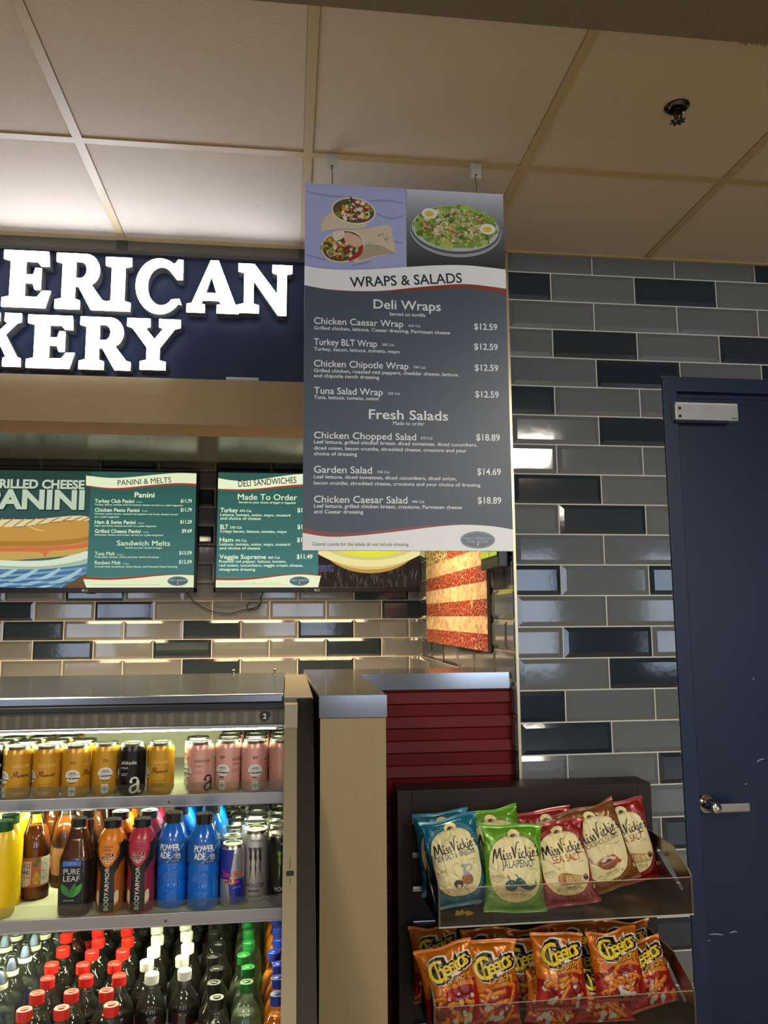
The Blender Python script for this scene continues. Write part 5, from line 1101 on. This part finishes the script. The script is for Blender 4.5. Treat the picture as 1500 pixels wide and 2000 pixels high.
def pic_jal(A, w, h):
    g1, g2, g3 = ink('#22484a', .42), ink('#356a66', .42), ink('#6c968c', .42)
    A.ell(.04*w, .245*h, .25*w, .018*h, ink('#c2b88a', .42))
    A.blob([(-.02*w, .36*h), (.05*w, .385*h), (.13*w, .35*h), (.22*w, .29*h), (.33*w, .315*h), (.345*w, .355*h), (.36*w, .30*h), (.29*w, .255*h), (.18*w, .245*h), (.08*w, .275*h), (0, .30*h)], g1); A.stroke([(.02*w, .355*h), (.10*w, .345*h), (.18*w, .295*h)], .006, g2); A.stroke([(.05*w, .365*h), (.10*w, .352*h)], .002, g3)
    A.ell(-.10*w, .30*h, .105*w, .062*h, g1); A.ell(-.11*w, .305*h, .075*w, .045*h, g2); A.chunks(-.11*w, .31*h, .05*w, .03*h, [g3, g1], 10, .004, 4)
    A.stroke([(-.12*w, .35*h), (-.155*w, .40*h), (-.17*w, .42*h)], .0022, ink('#27403a', .42)); A.stroke([(.03*w, .375*h), (.0, .41*h), (-.03*w, .425*h)], .0022, ink('#27403a', .42))
def pic_cruet(A, w, h):
    A.blob([(.05*w, .43*h), (.10*w, .45*h), (.17*w, .445*h), (.14*w, .42*h), (.15*w, .37*h), (.23*w, .32*h), (.24*w, .25*h), (.15*w, .22*h), (.06*w, .24*h), (.03*w, .29*h), (.08*w, .36*h), (.09*w, .42*h)], ink('#98a6ac', .42)); A.blob([(.05*w, .325*h), (.14*w, .33*h), (.225*w, .315*h), (.225*w, .255*h), (.15*w, .228*h), (.07*w, .245*h), (.04*w, .29*h)], ink('#a0602c', .42)); A.stroke([(.15*w, .42*h), (.22*w, .44*h), (.25*w, .40*h), (.18*w, .36*h)], .003, ink('#8f9ca4', .42))
    A.blob([(-.12*w, .27*h), (-.05*w, .295*h), (.04*w, .265*h), (.03*w, .215*h), (-.06*w, .20*h), (-.11*w, .235*h)], ink('#4a3630', .42)); A.blob([(-.07*w, .235*h), (-.03*w, .245*h), (.01*w, .225*h), (-.03*w, .21*h)], ink('#c8bca8', .42))
def pic_slices(A, w, h):
    for i in range(8):
        x = -.09*w+i*.052*w; A.ell(x, .305*h-i*.004*h, .105*w-i*.004*w, .068*h-i*.004*h, ink('#9a6a34', .42), rot=-.5); A.ell(x+.006*w, .305*h-i*.004*h, .098*w-i*.004*w, .062*h-i*.004*h, ink(['#c8964e', '#d2b078', '#dcc48e'][min(2, i//2)], .42), rot=-.5)
    A.ell(.34*w, .30*h, .05*w, .035*h, ink('#3a2c2a', .42)); A.ell(.345*w, .315*h, .04*w, .012*h, ink('#8a7c78', .42)); A.rect(-.18*w, .232*h, .38*w, .24*h, ink('#b5a878', .42))
def pic_bowl(A, w, h):
    A.blob([(-.17*w, .35*h), (-.10*w, .26*h), (.06*w, .235*h), (.18*w, .27*h), (.22*w, .34*h), (.02*w, .33*h)], ink('#8a4a2e', .42)); A.ell(.02*w, .345*h, .19*w, .042*h, ink('#c08a62', .42), rot=.05); A.ell(.02*w, .345*h, .165*w, .033*h, ink('#5e2a1c', .42), rot=.05)
    A.blob([(-.06*w, .36*h), (.04*w, .385*h), (.15*w, .36*h), (.20*w, .30*h), (.15*w, .32*h), (.05*w, .35*h)], ink('#d8c6a8', .42)); A.blob([(.14*w, .30*h), (.20*w, .33*h), (.27*w, .275*h), (.20*w, .27*h)], ink('#b0482c', .42)); A.ell(-.05*w, .35*h, .06*w, .02*h, ink('#d2b8a0', .42))
def cheet(w, h, seed, sx=0):
    A = Art(.08); r = random.Random(seed); redm_ = ink('#8e1414', .32); 
    low = [(-.5*w, .02*h), (.5*w, .02*h), (.5*w, .50*h), (.38*w, .515*h), (.15*w, .47*h), (-.05*w, .46*h), (-.25*w, .40*h), (-.5*w, .42*h)]
    A.poly(smooth_pts([(-.5*w, .42*h), (-.25*w, .395*h), (-.05*w, .46*h), (.15*w, .48*h), (.38*w, .53*h), (.5*w, .52*h)], 6)+[Vector((.5*w, .0*h, 0)), Vector((-.5*w, .0*h, 0))], redm_)
    A.layer += .1; A.chunks(0, .22*h, .46*w, .20*h, [ink('#6e0f12', .32), ink('#a41c18', .32), ink('#7c1014', .32)], 26, .022, seed)
    A.chunks(0, .30*h, .40*w, .12*h, [ink('#b9b4ac', .32), ink('#c9a26a', .32)], 9, .011, seed+1)
    for i in range(11):                                     # curls of cheese snack
        x, z, a = r.uniform(-.38*w, .38*w), r.uniform(.08*h, .44*h), r.uniform(-.5, 1.0); l = r.uniform(.02, .045)
        P_ = [(x+l*t*math.cos(a), z+l*t*math.sin(a)+.006*math.sin(3*t+i)) for t in (-.5, -.2, .2, .5)]
        A.stroke(P_, .0125, ink('#8a3c0c', .32), 4, None, False); A.stroke(P_, .0095, ink('#c8741c', .32), 4, None, False); A.stroke([(p[0], p[1]+.0018) for p in P_[:3]], .003, ink('#dc9438', .32), 4)
    A.stroke([(-.05*w, .50*h), (.2*w, .525*h), (.36*w, .50*h), (.42*w, .46*h)], .013, ink('#c8741c', .32), 6)
    for i in range(5): x, z = r.uniform(-.3*w, .3*w), r.uniform(.05*h, .2*h); A.ell(x, z, .009, .006, ink('#b8b6b0', .32), 12, r.uniform(0, 3))
    # bubble lettering: white, black and yellow outlines, the first letter largest
    base = [('C', -.345, .555, .052, 0), ('h', -.205, .605, .036, 2), ('e', -.095, .625, .036, 2), ('e', .015, .645, .036, 2), ('t', .115, .665, .034, 2), ('o', .185, .68, .038, 2), ('s', .295, .70, .036, 2)]
    A.layer += .25
    for bo, m, dl in ((.15, ink('#d9d6cc', .32), 0), (.10, ink('#0c0b0a', .32), .8), (.012, ink('#e2c422', .32), 1.7)):
        L = A.layer
        for ch, x, z, cap, _ in base: A.text(ch, (x+sx)*w-bo*cap*.25, z*h, cap*1.0, m, bold=bo, rot=.16, layer=L+dl)
    A.layer += .3
    for bo, m, dl in ((.10, ink('#5a2a0c', .32), 0), (.02, ink('#e0a02c', .32), .8)): A.text('Crunchy', (-.10+sx)*w, .515*h, .0165, m, width=.50*w, bold=bo, rot=.16, shear=.15, layer=A.layer+dl)
    A.layer += .3; lines(A, (.27+sx)*w, .585*h, .03, 1, .004, ink('#7c3c10', .32))
    return A
def bag(kind, top, bot, yt, yb, w, label, seed, t=.056, art=None, crumple=1.0, dent=None, lift=0, group='chip bags in the upper tray', m=None):
    T_, B_ = at(top[0], top[1], yt), at(bot[0], bot[1], yb)
    if not lift: B_.z = (.8955 if kind == 'v' else .6055)+.009+.45*w*abs(T_.x-B_.x)/.24
    d = T_-B_; h = d.length
    o = empty('chip_bag' if kind == 'v' else 'snack_bag', B_); zz = d.normalized(); yy = Vector((0, 1, 0)); yy = (yy-zz*yy.dot(zz)).normalized(); xx = yy.cross(zz)
    Mx = Matrix((xx, yy, zz)).transposed().to_4x4(); Mx.translation = B_; bpy.data.objects.remove(o)
    b = Bag(w, h, t, seed, crumple, dent); mb = MB(); b.base(mb, m)
    a = art(w, h); a.clip(-.495*w, .0, .495*w, h)
    a.put(mb, lambda u, v, off: b.S(u, v, off), .0036, step=.0008, base=.0007)
    ob = mb.build('chip_bag' if kind == 'v' else 'snack_bag', fix=False); ob.matrix_world = Mx
    return tag(ob, label, 'chip bag' if kind == 'v' else 'snack bag', group)
F = dict(teal=foil('#0d6a86', 'teal'), green=foil('#5e9c22', 'green'), red=foil('#8a1a1c', 'red'), brown=foil('#7c4a20', 'brown'), orange=foil('#c26a10', 'orange'))
VA = dict(teal=lambda w, h: vick(w, h, 'SEA SALT & VINEGAR', '#0f5a6c', pic_cruet, '#8fb8c4'), green=lambda w, h: vick(w, h, 'JALAPEÑO', '#23504e', pic_jal, '#b8d88a'),
          red=lambda w, h: vick(w, h, 'SEA SALT', '#a02420', pic_slices, '#c87c74'), brown=lambda w, h: vick(w, h, 'SMOKEHOUSE BBQ', '#7a4a24', pic_bowl, '#c89a74'))
def vb(c, top, bot, yt, yb, w, label, seed, **k): bag('v', top, bot, yt, yb, w, label, seed, art=VA[c], m=F[c], **k)
vb('teal', (858, 1583), (880, 1755), 2.375, 2.345, .168, 'teal chip bag at the back, its top showing behind the front teal bag', 3)
vb('green', (953, 1580), (985, 1765), 2.372, 2.335, .178, 'lime green chip bag at the back between the teal bag and the front green bag', 5)
vb('red', (1058, 1580), (1090, 1760), 2.38, 2.345, .172, 'red chip bag at the back with its top above the creased red bag', 8)
vb('red', (1204, 1565), (1246, 1738), 2.385, 2.345, .168, 'red sea salt chip bag at the right end behind the brown bag', 12, crumple=.8)
vb('teal', (872, 1594), (906, 1774), 2.285, 2.225, .166, 'teal salt and vinegar chip bag leaning at the left of the tray', 1)
vb('red', (1082, 1603), (1116, 1784), 2.275, 2.205, .165, 'creased red sea salt chip bag beside the front green bag', 14, crumple=1.5, dent=[(.01, .165, .022, .009), (-.02, .21, .03, .01)])
vb('brown', (1140, 1572), (1200, 1755), 2.315, 2.272, .182, 'brown smokehouse chip bag with a bowl pictured on it', 17, crumple=1.1)
vb('green', (997, 1610), (1007, 1790), 2.245, 2.19, .176, 'lime green jalapeno chip bag standing at the front of the tray', 2)
mb = MB(); r = random.Random(6); q = atz(915, 1797, .8935)
for i in range(7):
    c = Vector((q.x+r.uniform(-.018, .02), q.y+.03+r.uniform(-.012, .012), .896)); mb.add([(c.x-.012, c.y-.003, .8945), (c.x+.010, c.y-.006, .897+r.random()*.006), (c.x+.013, c.y+.006, .8945), (c.x-.006, c.y+.009, .8995+r.random()*.008)], [(0, 1, 2), (0, 2, 3), (0, 1, 3), (1, 2, 3)], mat('chip_yellow', '#b89a52', .6))
tag(mb.build('chip_crumbs'), 'broken yellow chips lying on the upper tray floor', 'crumbs', kind='stuff')
def cb_(top, bot, yt, yb, w, label, seed, sx=0, **k): bag('c', top, bot, yt, yb, w, label, seed, art=lambda w_, h_: cheet(w_, h_, seed, sx), m=F['orange'], group='orange snack bags in the lower tray', **k)
cb_((845, 1803), (860, 2025), 2.385, 2.35, .146, 'orange bag at the back left of the lower tray with only its top in view', 31)
cb_((945, 1812), (955, 2030), 2.38, 2.345, .146, 'orange bag at the back behind the second front bag', 32)
cb_((1032, 1808), (1045, 2025), 2.38, 2.345, .146, 'orange bag at the back behind the half hidden bag', 33)
cb_((1122, 1800), (1135, 2010), 2.385, 2.35, .146, 'orange bag at the back behind the raised middle bag', 34)
cb_((1212, 1792), (1232, 2005), 2.385, 2.345, .168, 'wrinkled orange bag at the back right, over the right front bags', 35, crumple=1.4)
cb_((1020, 1832), (1037, 2045), 2.32, 2.275, .16, 'orange bag half hidden behind the raised middle bag', 26)
cb_((1140, 1842), (1150, 2030), 2.325, 2.285, .16, 'orange bag seen in the gap between the two raised bags', 37)
cb_((1236, 1838), (1282, 1985), 2.30, 2.235, .158, 'orange bag at the right end of the lower tray', 27, sx=.02)
cb_((862, 1842), (898, 2052), 2.24, 2.19, .162, 'orange bag at the left front of the lower tray', 21)
cb_((956, 1836), (968, 2050), 2.24, 2.20, .150, 'second orange bag from the left in the lower tray front row', 22)
cb_((1166, 1890), (1182, 2040), 2.235, 2.185, .165, 'orange bag low in the tray under the raised right bag', 41)
cb_((1075, 1900), (1080, 2055), 2.24, 2.185, .15, 'orange bag low in the tray under the raised middle bag', 42)
cb_((1086, 1822), (1100, 1972), 2.225, 2.172, .150, 'orange bag sitting raised in the middle of the lower tray', 24, lift=1, crumple=1.3)
cb_((1190, 1812), (1217, 1954), 2.225, 2.17, .150, 'orange bag sitting raised and folded at the top right of the middle', 25, lift=1, crumple=1.3)
